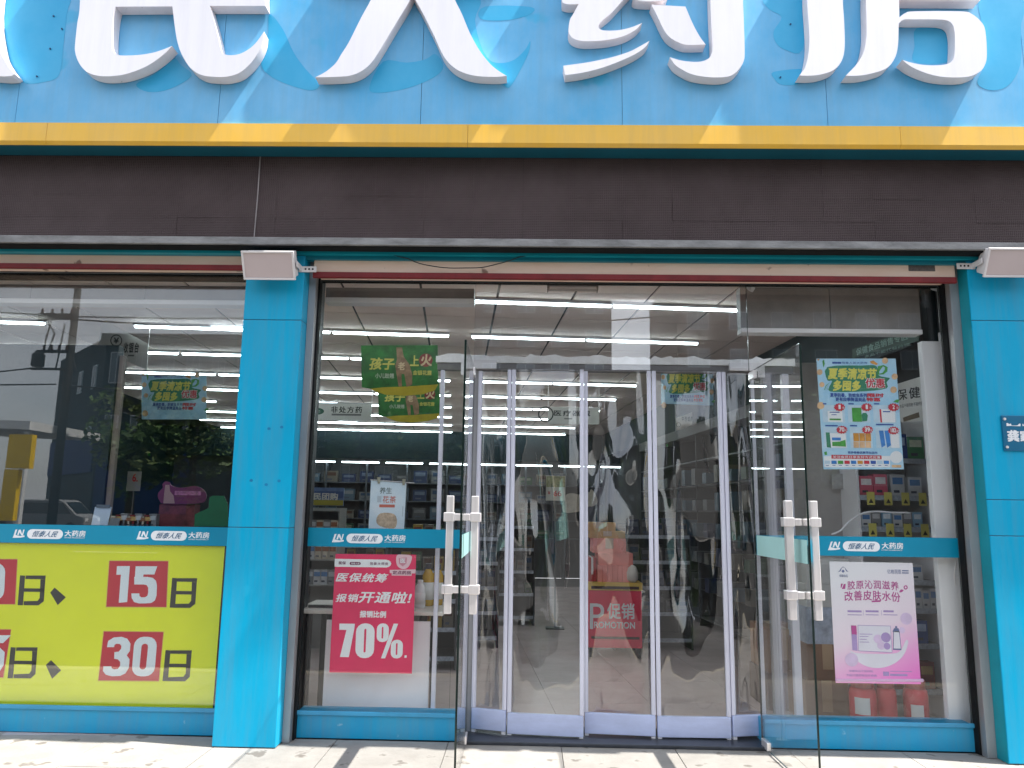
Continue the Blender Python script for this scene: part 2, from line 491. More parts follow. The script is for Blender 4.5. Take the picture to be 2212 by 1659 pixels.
# cyan base walls with sills
def base(x0, x1, ztop, label=None):
    b = MB(); b.box(x0, x1, -.035, .14, .003, ztop, 0)
    b.box(x0, x1, -.05, -.0352, ztop - .016, ztop + .012, 1)
    p = part('base_wall', b, [cyan_base, M('sill_trim', (.04, .30, .52), .4, .5, var=.15)], shop, label, bevel=.004)
    return p
zb1, zb2, zb3 = U(230, 1529, -.035).z, U(800, 1541, -.035).z, U(1945, 1563, -.035).z
base(-6.6, L0 - .002, zb1, 'cyan base under the left window')
XL, XR = U(1018, 1100, 0).x, U(1627, 1100, 0).x         # door opening
base(L1 + .054, XL - .012, zb2, 'cyan base under the middle glass pane')
base(XR + .012, R0 - .07, zb3, 'cyan base under the right glass pane')
b = MB(); b.box(XL - .02, XR + .02, -.10, .30, .001, .022)
part('threshold', b, M('dark_threshold', (.035, .04, .05), .35, .5, var=.3, vs=8), shop, bevel=.004)
# roller shutter boxes (beige rail over a dark red rail)
beige = M('beige_paint', (.86, .62, .48), .7, .3, var=.12, vs=4, stretch=(1, 1, 3), col2=(.90, .70, .57), spots=(7, .68, (.33, .20, .15)))
dred = M('dark_red_rail', (.22, .022, .026), .55, .4, var=.25, vs=5)
def shutter(x0, x1, zt, zm, zb, label):
    b = MB(); b.box(x0, x1, -.235, -.05, zm, zt)
    s = part('shutter_box', b, beige, shop, label, bevel=.003)
    b = MB(); b.box(x0, x1, -.25, -.225, zb, zm - .001); b.box(x0, x1, -.256, -.2505, zb + .003, zb + .010)
    part('bottom_rail', b, dred, s, bevel=.003)
    b = MB(); b.box(x0, x1, -.05, .06, ZS - .06, ZS - .001); part('gap_board', b, black, s)
    return s
zt, zm, zb = U(1106, 565, -.235).z, U(1106, 590, -.25).z, U(1106, 603, -.25).z
zgl = U(1106, 612, 0).z
sh = shutter(L1 + .053, R0 - .065, zt, zm, zb, 'long beige shutter box over the doors')
x0, x1, z0, z1 = wbox(-.2365, c7((1322, 78), (1525, 132)))
b = MB(); b.box(x0, x1, -.2375, -.235, z0, z1); part('rating_plate', b, M('plate', (.12, .10, .09), .4, .5, .3, var=.3, vs=60), sh)
shutter(-6.6, L0 - .003, zt + .03, zm + .045, zb + .05, 'rusty shutter box over the left window')
b = MB(); b.box(-6.6, 3.0, .009, .03, zgl - .002, ZS); part('head_board', b, black, shop)

# ---- teal board over the shutter boxes
for x0, x1 in ((-6.6, L0 - .002), (L1 + .002, R0 - .002)):
    b = MB(); b.box(x0, x1, -.262, -.20, U(1106, 563.5, -.262).z + (.03 if x0 < -5 else 0), ZS - .001); part('lintel_board', b, M('teal_board', (.001, .17, .23), .45, .45, var=.12), shop, bevel=.003)
# ---- glass
GE = M('glass_edge', (.006, .016, .014), .2, .5, var=0)
glassL = glass('window_glass', (.95, .965, .965), 1.55)
glassM = glass('door_glass', (.965, .97, .965), .8, haze=.004, hcol=(.62, .60, .60))
ZG = zgl
def pane(x0, x1, z0, z1, mat, name='window_pane', label=None):
    b = MB()
    k = MB(); b.box(x0, x1, -.006, .006, z0, z1, 1)
    b.m[2] = 0; b.m[4] = 0                               # the two large faces are clear, the edges dark green
    return part(name, b, [mat, GE], shop, label)
pane(-6.6, L0 - .004, zb1 + .001, ZG + .045, glassL, label='wide glass pane of the left window')
pane(L1 + .055, XL - .006, zb2 + .001, ZG, glassM, label='glass pane left of the open doors')
pane(XR + .006, R0 - .064, zb3 + .001, ZG, glassM, label='glass pane right of the open doors')
ZD = U(1005, 735, -.97).z                               # door top
pane(XL - .004, XR + .004, ZD + .012, ZG, glass('transom_glass', (.95, .955, .955), 2.7), name='transom_pane')
b = MB(); b.box(-6.6, L0 - .004, -.012, .012, ZG + .046, ZG + .062); part('top_channel', b, alu, shop)
b = MB(); b.box(L1 + .055, R0 - .064, -.012, .012, ZG + .001, ZG + .017); part('top_channel', b, darkgrey, shop)

# ---- open glass doors
def leaf(xh, xf, label, hx):
    A, B = Vector((xh, -.02, 0)), Vector((xf, -.985, 0))
    d = (B - A).normalized(); nrm = Vector((-d.y, d.x, 0)) * .006
    z0, z1 = .014, ZD
    b = MB()
    P = lambda q, s, z: tuple(q + nrm * s + Vector((0, 0, z)))
    b.hexa([P(A, -1, z0), P(B, -1, z0), P(B, 1, z0), P(A, 1, z0), P(A, -1, z1), P(B, -1, z1), P(B, 1, z1), P(A, 1, z1)], 1)
    b.m[2] = 0; b.m[4] = 0
    dr = part('glass_door', b, [glassM, GE], shop, label)
    # pull handle: two square bars clamped through the glass
    q = A + (B - A) * .885
    za, zc = U(1001, 1071, q.y).z, U(1001, 1326, q.y).z
    k1, k2 = U(1001, 1117, q.y).z, U(1001, 1273, q.y).z
    b = MB(); w = .021
    n1 = nrm.normalized()
    for s in (-1, 1):
        c = q + n1 * (.072 * s)
        b.hexa([tuple(c + d * i * w + n1 * j * w + Vector((0, 0, zz))) for zz in (zc, za) for i, j in ((-1, -1), (1, -1), (1, 1), (-1, 1))])
        for kz in (k1, k2):
            for e0, e1 in ((.006, .045), (.045, .108)):
                hh = .020 if e0 < .02 else .026
                b.hexa([tuple(q + n1 * s * e + d * i * .027 + Vector((0, 0, kz + zz))) for zz in (-hh, hh) for e, i in ((e0, -1), (e1, -1), (e1, 1), (e0, 1))])
    part('pull_handle', b, steel, dr, bevel=.004)
    # printed band: cyan outside; sun shining through is put into the pale aqua back
    z0, z1 = ZB0, ZB1
    q0, q1 = A + (B - A) * .06, A + (B - A) * .985
    out = -1 if hx < 0 else 1
    b = MB()
    for s, mi in ((out, 0), (-out, 1)):
        n2 = n1 * s * (.0075 if mi == 0 else .0075)
        b.face([tuple(q0 + n2 + Vector((0, 0, z0))), tuple(q1 + n2 + Vector((0, 0, z0))), tuple(q1 + n2 + Vector((0, 0, z1))), tuple(q0 + n2 + Vector((0, 0, z1)))], mi)
    part('door_band', b, [bandm, M('band_back_sunlit', (.42, .72, .70), .3, .5, var=.06)], dr)
    for zz, hgt in ((.014, .05), (ZD - .06, .055)):
        b = MB(); q0 = A + d * .012; q1 = A + d * .13
        b.hexa([tuple(q + n1 * s * .012 + Vector((0, 0, z))) for z in (zz, zz + hgt) for q, s in ((q0, -1), (q1, -1), (q1, 1), (q0, 1))])
        part('patch_hinge', b, steel, dr, bevel=.003)
bandm = M('cyan_band', (.003, .25, .40), .3, .5, var=.06, vs=2)
white = M('white_print', (.80, .82, .84), .45, .4, var=.03)
ZB1, ZB0 = U(1920, 1160, 0).z, U(1920, 1202.5, 0).z
leaf(XL, U(996, 1130, -.985).x, 'left glass door standing open towards the street', -1)
leaf(XR, U(1746, 1130, -.985).x, 'right glass door standing open towards the street', 1)

# ---- cyan bands with the shop's name on the fixed panes
def band(x0, x1, z0, z1, logos, Y=-.0085, label=None):
    b = MB(); b.face([(x0, Y, z0), (x1, Y, z0), (x1, Y, z1), (x0, Y, z1)])
    p = part('glass_band', b, bandm, shop, label)
    for f, dx in logos:
        b = MB(); y2 = Y - .0012
        pill(b, y2, f((262, 576), (610, 668)), 0)
        words(b, '恒泰人民', y2 - .0012, f((316, 592), (556, 650)), bold=.006, m=1, shear=.12)
        words(b, '大药房', y2, f((626, 586), (828, 646)), bold=.02, m=0)
        words(b, 'HTRM PHARMACY', y2, f((626, 652), (822, 664)), bold=.01, m=0)
        # the emblem: slanted H strokes over a wave
        for pts in ([(150, 578), (168, 576), (150, 630), (196, 640), (236, 634), (238, 648), (196, 656), (122, 658), (130, 640)],
                    [(182, 580), (200, 578), (214, 622), (226, 578), (238, 578), (222, 636), (206, 634), (190, 604), (180, 632), (166, 628)]):
            b.face(outline(y2, f(*pts)), 0)
        part('lettering', b, [white, M('band_lettering', (.01, .10, .22), .5, .4, var=0)], p)
z0, z1 = U(0, 1171.7, -.0085).z, U(0, 1131.7, -.0085).z
sl = lambda *pts: l1(*[(x + 1198, y + 16) for x, y in pts])
band(-6.6, L0 - .005, z0, z1, [(l1, 0), (sl, 0)], label='cyan band across the left window')
# the same print, measured once more on the other panes
def fit(f, ax, ay, sx, sy):
    return lambda *pts: f(*[(ax + (x - 122) * sx, ay + (y - 576) * sy) for x, y in pts])
z0, z1 = U(800, 1182, -.0085).z, U(800, 1141.5, -.0085).z
band(L1 + .056, XL - .008, z0, z1, [(fit(d2, 630, 988, 1.012, 1.0), 0)], label='cyan band left of the open doors')
band(XR + .008, R0 - .066, U(1920, 1202.5, -.0085).z, U(1920, 1160, -.0085).z, [(fit(d4, 702, 648, .82, .82), 0)], label='cyan band right of the open doors')

# ================================================================== THE SIGN
SY = -.52
ysb = U(1106, 317, SY).z; yzf = U(1106, 308.5, SY - .016).z; yzt = U(1106, 269, SY - .016).z
yb1 = UZ(1106, 341, ysb).y; yb2 = UZ(1106, 350, ysb).y
sign = root('shop_sign', (0, SY, ysb), 'long blue fascia sign with white raised characters and yellow lower band', 'sign')
signblue = M('sign_blue', (.075, .45, .80), .36, .5, var=.1, vs=1.9, stretch=(1, 1, .8), col2=(.20, .54, .84), spots=(2.6, .66, (.05, .47, .80)), streak=.16, bump=.10, bs=3)
signteal = M('sign_teal_edge', (.006, .10, .15), .45, .4, var=.1)
b = MB(); b.box(-7.2, 5.0, SY + .012, yb1, ysb, 6.1); part('sign_box', b, signteal, sign)
b = MB(); b.box(-7.2, 5.0, yb1 + .0005, -.332, ysb + .05, 6.1); part('back_gap_shade', b, black, sign)  # black fill paints the shade between sign and wall
seams = [U(x, 240, SY).x for x in (35, 472, 909, 1344, 1787, 2222)]
seams = [seams[0] - 2 * 1.36, seams[0] - 1.36] + seams + [5.0]
for a, c in zip(seams, seams[1:]):
    if c < -6.5: continue
    b = MB(); b.box(a + .0016, c - .0016, SY, SY + .011, yzt - .004, 6.1); part('sign_panel', b, signblue, sign)
yel = M('sign_yellow', (.92, .52, .03), .36, .5, var=.1, vs=1.5, col2=(.92, .55, .09), streak=.14, bump=.06, bs=3)
ys = [-5.9] + [U(x, 285, SY).x for x in (104, 1011, 1942)] + [5.0]
for a, c in zip(ys, ys[1:]):
    b = MB()
    pr = [(SY + .004, ysb), (SY - .016, yzf), (SY - .016, yzt), (SY - .001, yzt + .004), (SY + .0115, yzt - .006), (SY + .0115, ysb)]
    b.prism([(a + .0012, y, z) for y, z in pr], (c - a - .0024, 0, 0)); part('yellow_band', b, yel, sign)
# marks left by older letters
ghost = M('old_letter_mark', (.010, .41, .74), .4, .5, var=.12, vs=2, col2=(.06, .48, .80))
gy = SY - .0012
GH = [(c1, [(0, -60), (432, -60), (430, 100), (410, 300), (395, 440), (370, 500), (310, 526), (165, 540), (80, 450), (0, 300)]),
      (c1, [(1745, 90), (1830, 190), (1900, 340), (1980, 450), (2065, 545), (2020, 585), (1900, 560), (1760, 500), (1690, 420), (1720, 300), (1735, 200)]),
      (c1, [(880, 545), (1000, 480), (1120, 380), (1170, 420), (1240, 490), (1100, 575), (960, 595)]),
      (c2, [(740, 0), (900, 0), (865, 130), (905, 300), (960, 390), (1040, 407), (1120, 385), (1190, 320), (1222, 265), (1215, 330), (1170, 430), (1100, 552), (1060, 560), (960, 450), (860, 280)]),
      (c2, [(930, 42), (1225, 45), (1222, 92), (1080, 130), (900, 122)]),
      (c2, [(270, 398), (420, 405), (540, 385), (610, 350), (660, 430), (600, 500), (430, 570), (250, 600), (180, 570)]),
      (c3, [(530, -10), (780, -10), (775, 322), (660, 320), (600, 270), (590, 200), (640, 110), (560, 60)]),
      (c3, [(588, 465), (790, 450), (750, 540), (640, 548), (595, 512)]),
      (c3, [(1935, -30), (2230, -30), (2190, 150), (2190, 380), (2150, 500), (2080, 570), (1980, 582), (1905, 535), (1950, 430), (1968, 330), (1955, 200), (1930, 130)]),
      (c3, [(1510, 185), (1680, 190), (1715, 260), (1712, 400), (1500, 400), (1500, 300)])]
for f, pts in GH:
    b = MB(); b.face(outline(gy, smoothpts(f(*pts), 4))); part('old_letter_mark', b, ghost, sign)
b = MB()
for f, pts in ((c1, [(348, 105), (326, 316), (402, 188), (240, 495)]), (c3, [(697, 158), (632, 501)])):
    for x, y in f(*pts):
        p = U(x, y, gy - .002); b.tube([p, p + Vector((0, -.006, 0))], .006, 8)
part('screw', b, M('screw_blue', (.01, .06, .16), .4, .5, .3, var=0), sign)
# raised white characters
letter_white = M('letter_white', (.86, .85, .90), .4, .5, var=.04, vs=1.5, stretch=(1, 1, .5), streak=.10)
letter_side = M('letter_side', (.84, .77, .77), .5, .4, var=.1, vs=3, spots=(40, .74, (.35, .28, .24)))
LY = SY - .095
def character(strokes):
    b = MB()
    for f, pts, sharp in strokes:
        b.prism(outline(LY, smoothpts(f(*pts), 4, sharp)), (0, .09, 0), 0, 1)
    return part('raised_character', b, [letter_white, letter_side], sign)
T = lambda s, k: [(x + k, y) for x, y in s]
# ren (only its right foot shows)
character([(c1, [(-460, 490), (-380, 430), (-250, 200), (-160, -100), (-140, -560), (40, -560), (20, -300), (-30, 60), (0, 310), (40, 405), (95, 478), (75, 491), (0, 493), (-120, 470), (-190, 380), (-240, 300), (-320, 430)], {0, 4, 5, 10, 11, 16})])
# min
character([(c1, [(518, -10), (500, 150), (486, 280), (487, 340), (510, 405), (555, 460), (620, 487), (700, 493), (800, 482), (900, 450), (980, 410), (1060, 350), (1113, 297),
                 (1050, 322), (980, 343), (890, 356), (800, 359), (762, 354), (735, 335), (722, 290), (725, 200), (735, 100), (748, 43), (1115, 41),
                 (1132, 180), (1150, 280), (1180, 360), (1230, 437), (1300, 484), (1390, 497), (1470, 495), (1550, 470), (1620, 410), (1670, 340), (1700, 270), (1708, 203),
                 (1665, 265), (1620, 310), (1560, 345), (1500, 357), (1452, 350), (1430, 325), (1415, 250), (1390, 150), (1358, 38), (1718, 38), (1715, -10), (1715, -100), (1340, -100),
                 (1340, -250), (1600, -250), (1600, -620), (518, -620)], {12, 22, 23, 35, 44, 45, 46, 47, 48, 49, 50, 51, 52})])
# da
da = [(190, 0), (130, 110), (50, 270), (0, 350), (-38, 410), (-100, 463), (-168, 500), (-90, 499), (0, 495), (60, 488), (130, 460), (190, 410), (240, 340), (300, 240), (360, 140), (430, 25),
      (460, -40), (480, 0), (530, 90), (600, 230), (660, 360), (720, 430), (790, 470), (880, 492), (1000, 497), (1070, 491), (1020, 460), (960, 410), (890, 320), (830, 210), (780, 90), (735, 0),
      (690, -110), (1010, -110), (1010, -250), (610, -250), (600, -560), (330, -560), (320, -250), (-80, -250), (-80, -110), (235, -110)]
character([(c2, da, {6, 16, 25, 32, 33, 34, 35, 36, 37, 38, 39, 40, 41})])
# yao
character([(c2, [(1428, -120), (1428, 0), (1440, 20), (1475, 28), (1535, 26), (1500, 90), (1478, 130), (1470, 200), (1490, 240), (1540, 262), (1620, 266), (1720, 258), (1820, 235), (1900, 195), (1946, 148),
                 (1880, 175), (1800, 194), (1720, 198), (1676, 190), (1664, 165), (1690, 130), (1750, 80), (1822, 0), (1880, -60), (1870, -200), (1600, -260)], {0, 4, 14, 23, 24, 25}),
           (c2, [(1436, 425), (1600, 402), (1750, 370), (1860, 335), (1930, 300), (1993, 264), (1965, 305), (1900, 350), (1800, 396), (1680, 440), (1560, 470), (1448, 486)], {0, 5, 11}),
           (c2, [(2005, 30), (2040, 95), (2085, 190), (2130, 245), (2207, 284), (2268, 290), (2357, 288), (2318, 235), (2272, 150), (2226, 42)], {0, 6, 9}),
           (c2, [(1895, -60), (1902, 0), (2060, 6), (2112, -20), (2130, -200), (1960, -200)], {0, 3, 4, 5}),
           (c3, [(178, -220), (180, 0), (185, 150), (193, 290), (186, 350), (160, 383), (100, 400), (0, 393), (-83, 370), (-50, 418), (0, 452), (60, 480), (150, 497), (250, 500), (320, 485), (370, 440), (396, 390), (401, 330), (396, 150), (390, 0), (388, -220)], {0, 8, 20}),
           (c2, [(1400, -330), (1400, -420), (2600, -420), (2600, -330)], {0, 1, 2, 3})])
# fang
character([(c3, [(803, -200), (805, 0), (815, 150), (820, 270), (810, 370), (790, 440), (755, 488), (830, 489), (900, 480), (980, 450), (1030, 390), (1048, 300), (1045, 150), (1036, 0), (1036, -200)], {0, 6, 14}),
           (c3, [(1188, -90), (1186, 0), (1190, 150), (1188, 250), (1170, 340), (1130, 410), (1055, 490), (1150, 488), (1240, 470), (1320, 440), (1370, 380), (1392, 300), (1398, 150),
                 (1430, 127), (1500, 125), (1680, 127), (1740, 150), (1758, 200), (1762, 270), (1755, 370), (1720, 410), (1650, 422), (1560, 420), (1480, 405), (1420, 387),
                 (1470, 425), (1540, 460), (1640, 490), (1750, 501), (1850, 495), (1920, 465), (1955, 420), (1968, 350), (1958, 200), (1930, 140), (1870, 90), (1800, 73), (1500, 73), (1440, 85), (1402, 112), (1400, -1), (1925, 2), (1930, -90)],
            {0, 6, 12, 24, 39, 40, 41, 42}),
           (c3, [(780, -215), (780, -420), (1900, -420), (1900, -215)], {0, 1, 2, 3})])

# ================================================================== FLOODLIGHTS, CABLE, PLAQUE
lampwhite = M('lamp_white_metal', (.78, .74, .73), .4, .5, var=.04)
lens = M('lamp_lens', (.60, .50, .49), .3, .5, var=.04)
def flood(cx, zc, label, flip):
    """box lamp tilted down, its bracket screwed to the pillar on one side"""
    t = root('floodlight', (cx, Pz, zc), label, 'floodlight', 'floodlights on the pillars')
    A = R(28); w, h, d = .178, .098, .055
    fx = lambda x, y, z: (cx + x, Pz - .115 + (y * math.cos(A) - z * math.sin(A)), zc + (y * math.sin(A) + z * math.cos(A)))
    def fb(b, x0, x1, y0, y1, z0, z1, m=0):
        return b.hexa([fx(x, y, z) for z in (z0, z1) for x, y in ((x0, y0), (x1, y0), (x1, y1), (x0, y1))], m)
    b = MB(); fb(b, -w + .012, w - .012, -d + .012, d, -h + .012, h - .012); part('housing', b, lampwhite, t, bevel=.006)
    b = MB()
    for q in ((-w, w, h - .014, h), (-w, w, -h, -h + .014), (-w, -w + .014, -h + .0142, h - .0142), (w - .014, w, -h + .0142, h - .0142)):
        fb(b, q[0], q[1], -d - .006, -d + .0118, q[2], q[3])
    part('front_frame', b, lampwhite, t, bevel=.003)
    b = MB(); fb(b, -w + .0145, w - .0145, -d + .001, -d + .0116, -h + .0145, h - .0145); part('lens', b, lens, t)
    for i in range(6):
        b = MB(); x = -w + .03 + i * (2 * w - .06) / 5; fb(b, x - .003, x + .003, d + .0005, d + .03, -h + .02, h - .02); part('cooling_fin', b, lampwhite, t)
    b = MB(); s = flip
    b.box(*sorted((cx + s * w, cx + s * (w + .006))), Pz - .13, Pz - .012, zc - .02, zc + .02)
    b.box(*sorted((cx + s * (w - .02), cx + s * (w + .105))), Pz - .012, Pz - .003, zc - .021, zc + .021)
    br = part('bracket', b, lampwhite, t, bevel=.004)
    b = MB(); b.box(*sorted((cx - s * w, cx - s * (w + .006))), Pz - .13, Pz - .012, zc - .02, zc + .02)
    b.box(*sorted((cx - s * (w - .02), cx - s * (w + .02))), Pz - .012, Pz - .003, zc - .021, zc + .021)
    part('bracket', b, lampwhite, t, bevel=.004)
    b = MB()
    for q in (.03, .055, .08):
        p = Vector((cx + s * (w + q), Pz - .0125, zc)); b.tube([p, p + Vector((0, -.001, 0))], .007, 8)
    part('slot', b, black, br)
p = U(586, 571, Pz - .11); flood(p.x, p.z, 'white floodlight on the narrow pillar between the bays', 1)
p = U(2177, 565, Pz - .11); flood(p.x, p.z, 'white floodlight at the top of the right pillar', -1)
b = MB(); cb = c5((860, -10), (960, -20), (1020, 0), (1060, 0), (1120, 40), (1220, 82), (1360, 110), (1480, 122), (1620, 122), (1760, 118), (1880, 92), (2000, 60), (2080, 28), (2140, 0))[3:]
b.tube([U(x, y, -.285) for x, y in smoothpts(cb, 3)[:-3]], .0034, 6)
p = U(*c5((860, -10))[0], -.2)
solo('hanging_cable', b, M('cable_black', (.02, .02, .022), .5, .4, var=0), U(1000, 575, -.285), 'thin black cable sagging in front of the beige shutter box', 'cable')
pq = q1((1128, 648), (1190, 1308)); x0 = U(*pq[0], Pz).x; z1 = U(*pq[0], Pz).z; z0 = U(*pq[1], Pz).z; x1 = x0 + .62
t = root('wall_plaque', ((x0 + x1) / 2, Pz, (z0 + z1) / 2), 'dark teal house plaque with white characters on the right pillar', 'plaque')
b = MB(); b.box(x0, x1, Pz - .012, Pz - .0005, z0, z1); part('plate', b, M('plaque_teal', (.003, .13, .25), .3, .5, var=.05), t, bevel=.003)
b = MB(); yy = Pz - .0135
w_ = wbox(yy, q1((1262, 915), (1482, 1135))); ww = w_[1] - w_[0]
letters(b, '龚', (w_[0], yy, w_[2]), (ww, 0, 0), (0, 0, w_[3] - w_[2]), bold=.035)
letters(b, '家', (w_[0] + ww * 1.07, yy, w_[2]), (ww, 0, 0), (0, 0, w_[3] - w_[2]), bold=.035)
for pts in ([(1245, 790), (1265, 785), (1300, 805), (1330, 795), (1345, 838), (1250, 842)], [(1345, 832), (1450, 830), (1490, 795), (1510, 800), (1508, 845), (1345, 840)], [(1545, 800), (1560, 800), (1575, 842), (1548, 842)]):
    b.face(outline(yy, q1(*pts)))
part('lettering', b, white, t)
b = MB()
for x, y in q1((1205, 712), (1255, 1235)):
    p = U(x, y, yy); b.tube([p, p + Vector((0, -.008, 0))], .009, 10)
part('screw', b, steel, t)
# ================================================================== INSIDE OF THE SHOP
ZC = 3.27
ceil_m = M('ceiling_tile', (.90, .77, .71), .85, .2, var=.10, vs=1.2)
tee = M('ceiling_grid', (.03, .028, .03), .6, .3, var=0)
floor_m = M('floor_tile', (.52, .43, .42), .22, .5, var=.10, vs=2, col2=(.60, .50, .485))
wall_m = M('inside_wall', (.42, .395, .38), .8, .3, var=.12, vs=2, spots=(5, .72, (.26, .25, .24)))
navy = M('teal_frieze', (.003, .018, .024), .6, .3, var=.2, vs=2)
ivory = M('white_laminate', (.78, .77, .79), .45, .4, var=.05, vs=2)
shelfgrey = M('shelf_metal', (.10, .105, .11), .5, .5, .3, var=.1)
VB = 12.7
ceil = root('shop_ceiling', I(-1, 6, ZC), kind='structure')
b = MB(); b.ibox(-7.5, 3.5, .12, VB, ZC + .012, ZC + .1); part('ceiling_grid', b, tee, ceil)
CT = (.63, .675)
tme = MB().box(-CT[0] / 2 + .011, CT[0] / 2 - .011, -CT[1] / 2 + .008, CT[1] / 2 - .008, 0, .0115).mesh('ceiling_tile', ceil_m)
for i in range(-9, 5):
    for j in range(19):
        u, v = -.19 + (i + .5) * CT[0], .2 + (j + .5) * CT[1]
        if u > 2.9: continue
        put('ceiling_tile', tme, ceil, I(u, v, ZC + random.uniform(-.001, .001)), TH)
floor = root('shop_floor', I(-1, 6, 0), kind='structure')
b = MB(); b.ibox(-7.5, 3.5, .1, VB, -.12, -.009); b.box(-6.6, 3.2, .12, 1.0, -.12, -.0095); part('subfloor', b, M('floor_joint', (.09, .08, .08), .8, .3, var=0), floor)
fme = MB().box(-.3985, .3985, -.3985, .3985, -.008, 0).mesh('floor_tile', floor_m)
for i in range(-4, 5):
    for j in range(13):
        put('floor_tile', fme, floor, I(-.1 + i * .8, .62 + j * .8, 0), TH)
bw = root('back_wall', I(-1, VB, 0), kind='structure')
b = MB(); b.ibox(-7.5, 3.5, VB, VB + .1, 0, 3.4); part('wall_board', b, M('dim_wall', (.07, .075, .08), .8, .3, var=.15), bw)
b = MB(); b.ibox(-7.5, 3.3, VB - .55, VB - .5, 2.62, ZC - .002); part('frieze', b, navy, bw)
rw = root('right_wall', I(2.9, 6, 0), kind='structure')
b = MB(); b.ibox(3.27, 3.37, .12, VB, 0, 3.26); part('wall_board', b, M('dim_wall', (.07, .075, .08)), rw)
b = MB(); b.ibox(2.86, 2.879, .0, VB - .6, 2.76, ZC - .002); part('frieze', b, navy, rw)
lw = root('left_wall', I(-7, 6, 0), kind='structure')
b = MB(); b.ibox(-7.0, -6.9, .2, VB, 0, 3.26); part('wall_board', b, navy, lw)

# ---- ceiling strip lights
tube_m = M('led_tube', (.9, .95, 1), .4, .3, var=0, emit=(.80, .97, 1.0, 8.5))
hous = M('strip_housing', (.5, .5, .52), .5, .4, var=0)
SL = 1.165
hme = MB().box(-SL / 2, SL / 2, -.022, .022, -.028, -.002).mesh('strip_light', hous)
tb = MB(); tb.tube([(-SL / 2 + .01, 0, -.034), (SL / 2 - .01, 0, -.034)], .016, 8); tume = tb.mesh('tube', tube_m, smooth=True)
rows = [.89, 2.22, 3.56, 4.95, 6.32, 7.67, 9.08, 10.48, 11.9]
nth = ['first', 'second', 'third', 'fourth', 'fifth', 'sixth', 'seventh', 'eighth', 'last']
def strip(u, v, label):
    t = put('strip_light', hme, None, I(u, v, ZC), TH, label, 'strip light', 'ceiling strip lights in rows')
    put('tube', tume, t, I(u, v, ZC)).rotation_euler = (0, 0, 0)
for r, v in enumerate(rows):
    segs = [-.38 + SL / 2, -.38 + SL * 1.5 + .01]
    if r >= 1: segs += [-.60 - SL / 2, -.60 - SL * 1.5 - .015]
    if r >= 1: segs += [-3.1] + ([-5.1] if r != 3 else []) + ([-4.3] if r in (2, 3, 4) else [])
    segs.sort()
    for q, u in enumerate(segs):
        strip(u, v, 'lit white ceiling strip light, %s row from the street, %s from the right' % (nth[r], nth[len(segs) - 1 - q]))
for k in range(9):
    u = -4.6 + k * .98
    t = put('shelf_light', hme, None, I(u, VB - .52, 2.575), TH, 'short lit tube over the back wall shelves, %s of nine from the left' % nth[k], 'strip light', 'shelf lights along the back wall')
    t.scale = (.72, 1, 1)
    put('tube', tume, t, I(u, VB - .52, 2.575)).rotation_euler = (0, 0, 0)

# ---- roller blind boxes just inside the glass
def blind(x0, x1, px_top, px_rail0, px_rail1, label):
    y = .075
    zt_, zr, zb_ = px_top, px_rail0, px_rail1
    t = root('blind_box', ((x0 + x1) / 2, y, zb_), label, 'blind box')
    n = max(1, round((x1 - x0) / .85)); w = (x1 - x0) / n
    for i in range(n):
        b = MB(); b.box(x0 + i * w + .002, x0 + (i + 1) * w - .002, y, y + .10, zr + .001, zt_); part('panel', b, M('blind_panel', (.26, .245, .24), .5, .5, .2, var=.22, vs=2.2), t, bevel=.003)
    b = MB(); b.box(x0, x1, y - .012, y + .10, zb_, zr); part('rail', b, ivory, t, bevel=.004)
blind(L1 + .06, XL - .02, U(850, 622, .075).z, U(850, 644, .075).z, U(850, 655, .075).z, 'low grey blind box over the left glass pane')
blind(XR - .02, R0 - .16, U(1820, 622, .075).z, U(1820, 710, .063).z, U(1820, 720, .063).z, 'deep grey blind box over the right glass pane')
blind(-6.3, L0 - .02, U(250, 616, .075).z, U(250, 647, .075).z, U(250, 657, .075).z, 'long blind box over the left window')
# door sensor and two small cameras
x0, x1, z0, z1 = wbox(.12, c6((352, 262), (780, 310)))
t = root('door_sensor', ((x0 + x1) / 2, .12, z0), 'flat grey door sensor bar under the lintel over the doorway', 'sensor')
b = MB(); b.box(x0, x1, .12, .20, z0 + .008, z1 + .03); part('body', b, alu, t, bevel=.006)
b = MB(); b.box(x0 - .006, x0 - .0003, .115, .205, z0, z1 + .03); b.box(x1 + .0003, x1 + .006, .115, .205, z0, z1 + .03); part('end_cap', b, black, t)
b = MB(); b.box(x0 + .01, x1 - .01, .116, .1195, z0 + .006, z0 + .022); part('window_strip', b, ivory, t)
for (px, py), lab in ((c6((2090, 290))[0], 'small white bracket camera over the right door edge'), (c7((1535, 262))[0], 'small white bracket camera in the top right corner of the glass')):
    p = U(px, py, .09); t = root('bracket_camera', p, lab, 'camera')
    b = MB(); b.tube([p + Vector((0, .02, .035)), p + Vector((0, 0, .0))], [.012, .014], 8); part('arm', b, ivory, t)
    b = MB(); b.tube([p + Vector((.028, -.03, -.02)), p + Vector((-.02, .02, .012))], [.026, .02], 10); part('body', b, ivory, t)

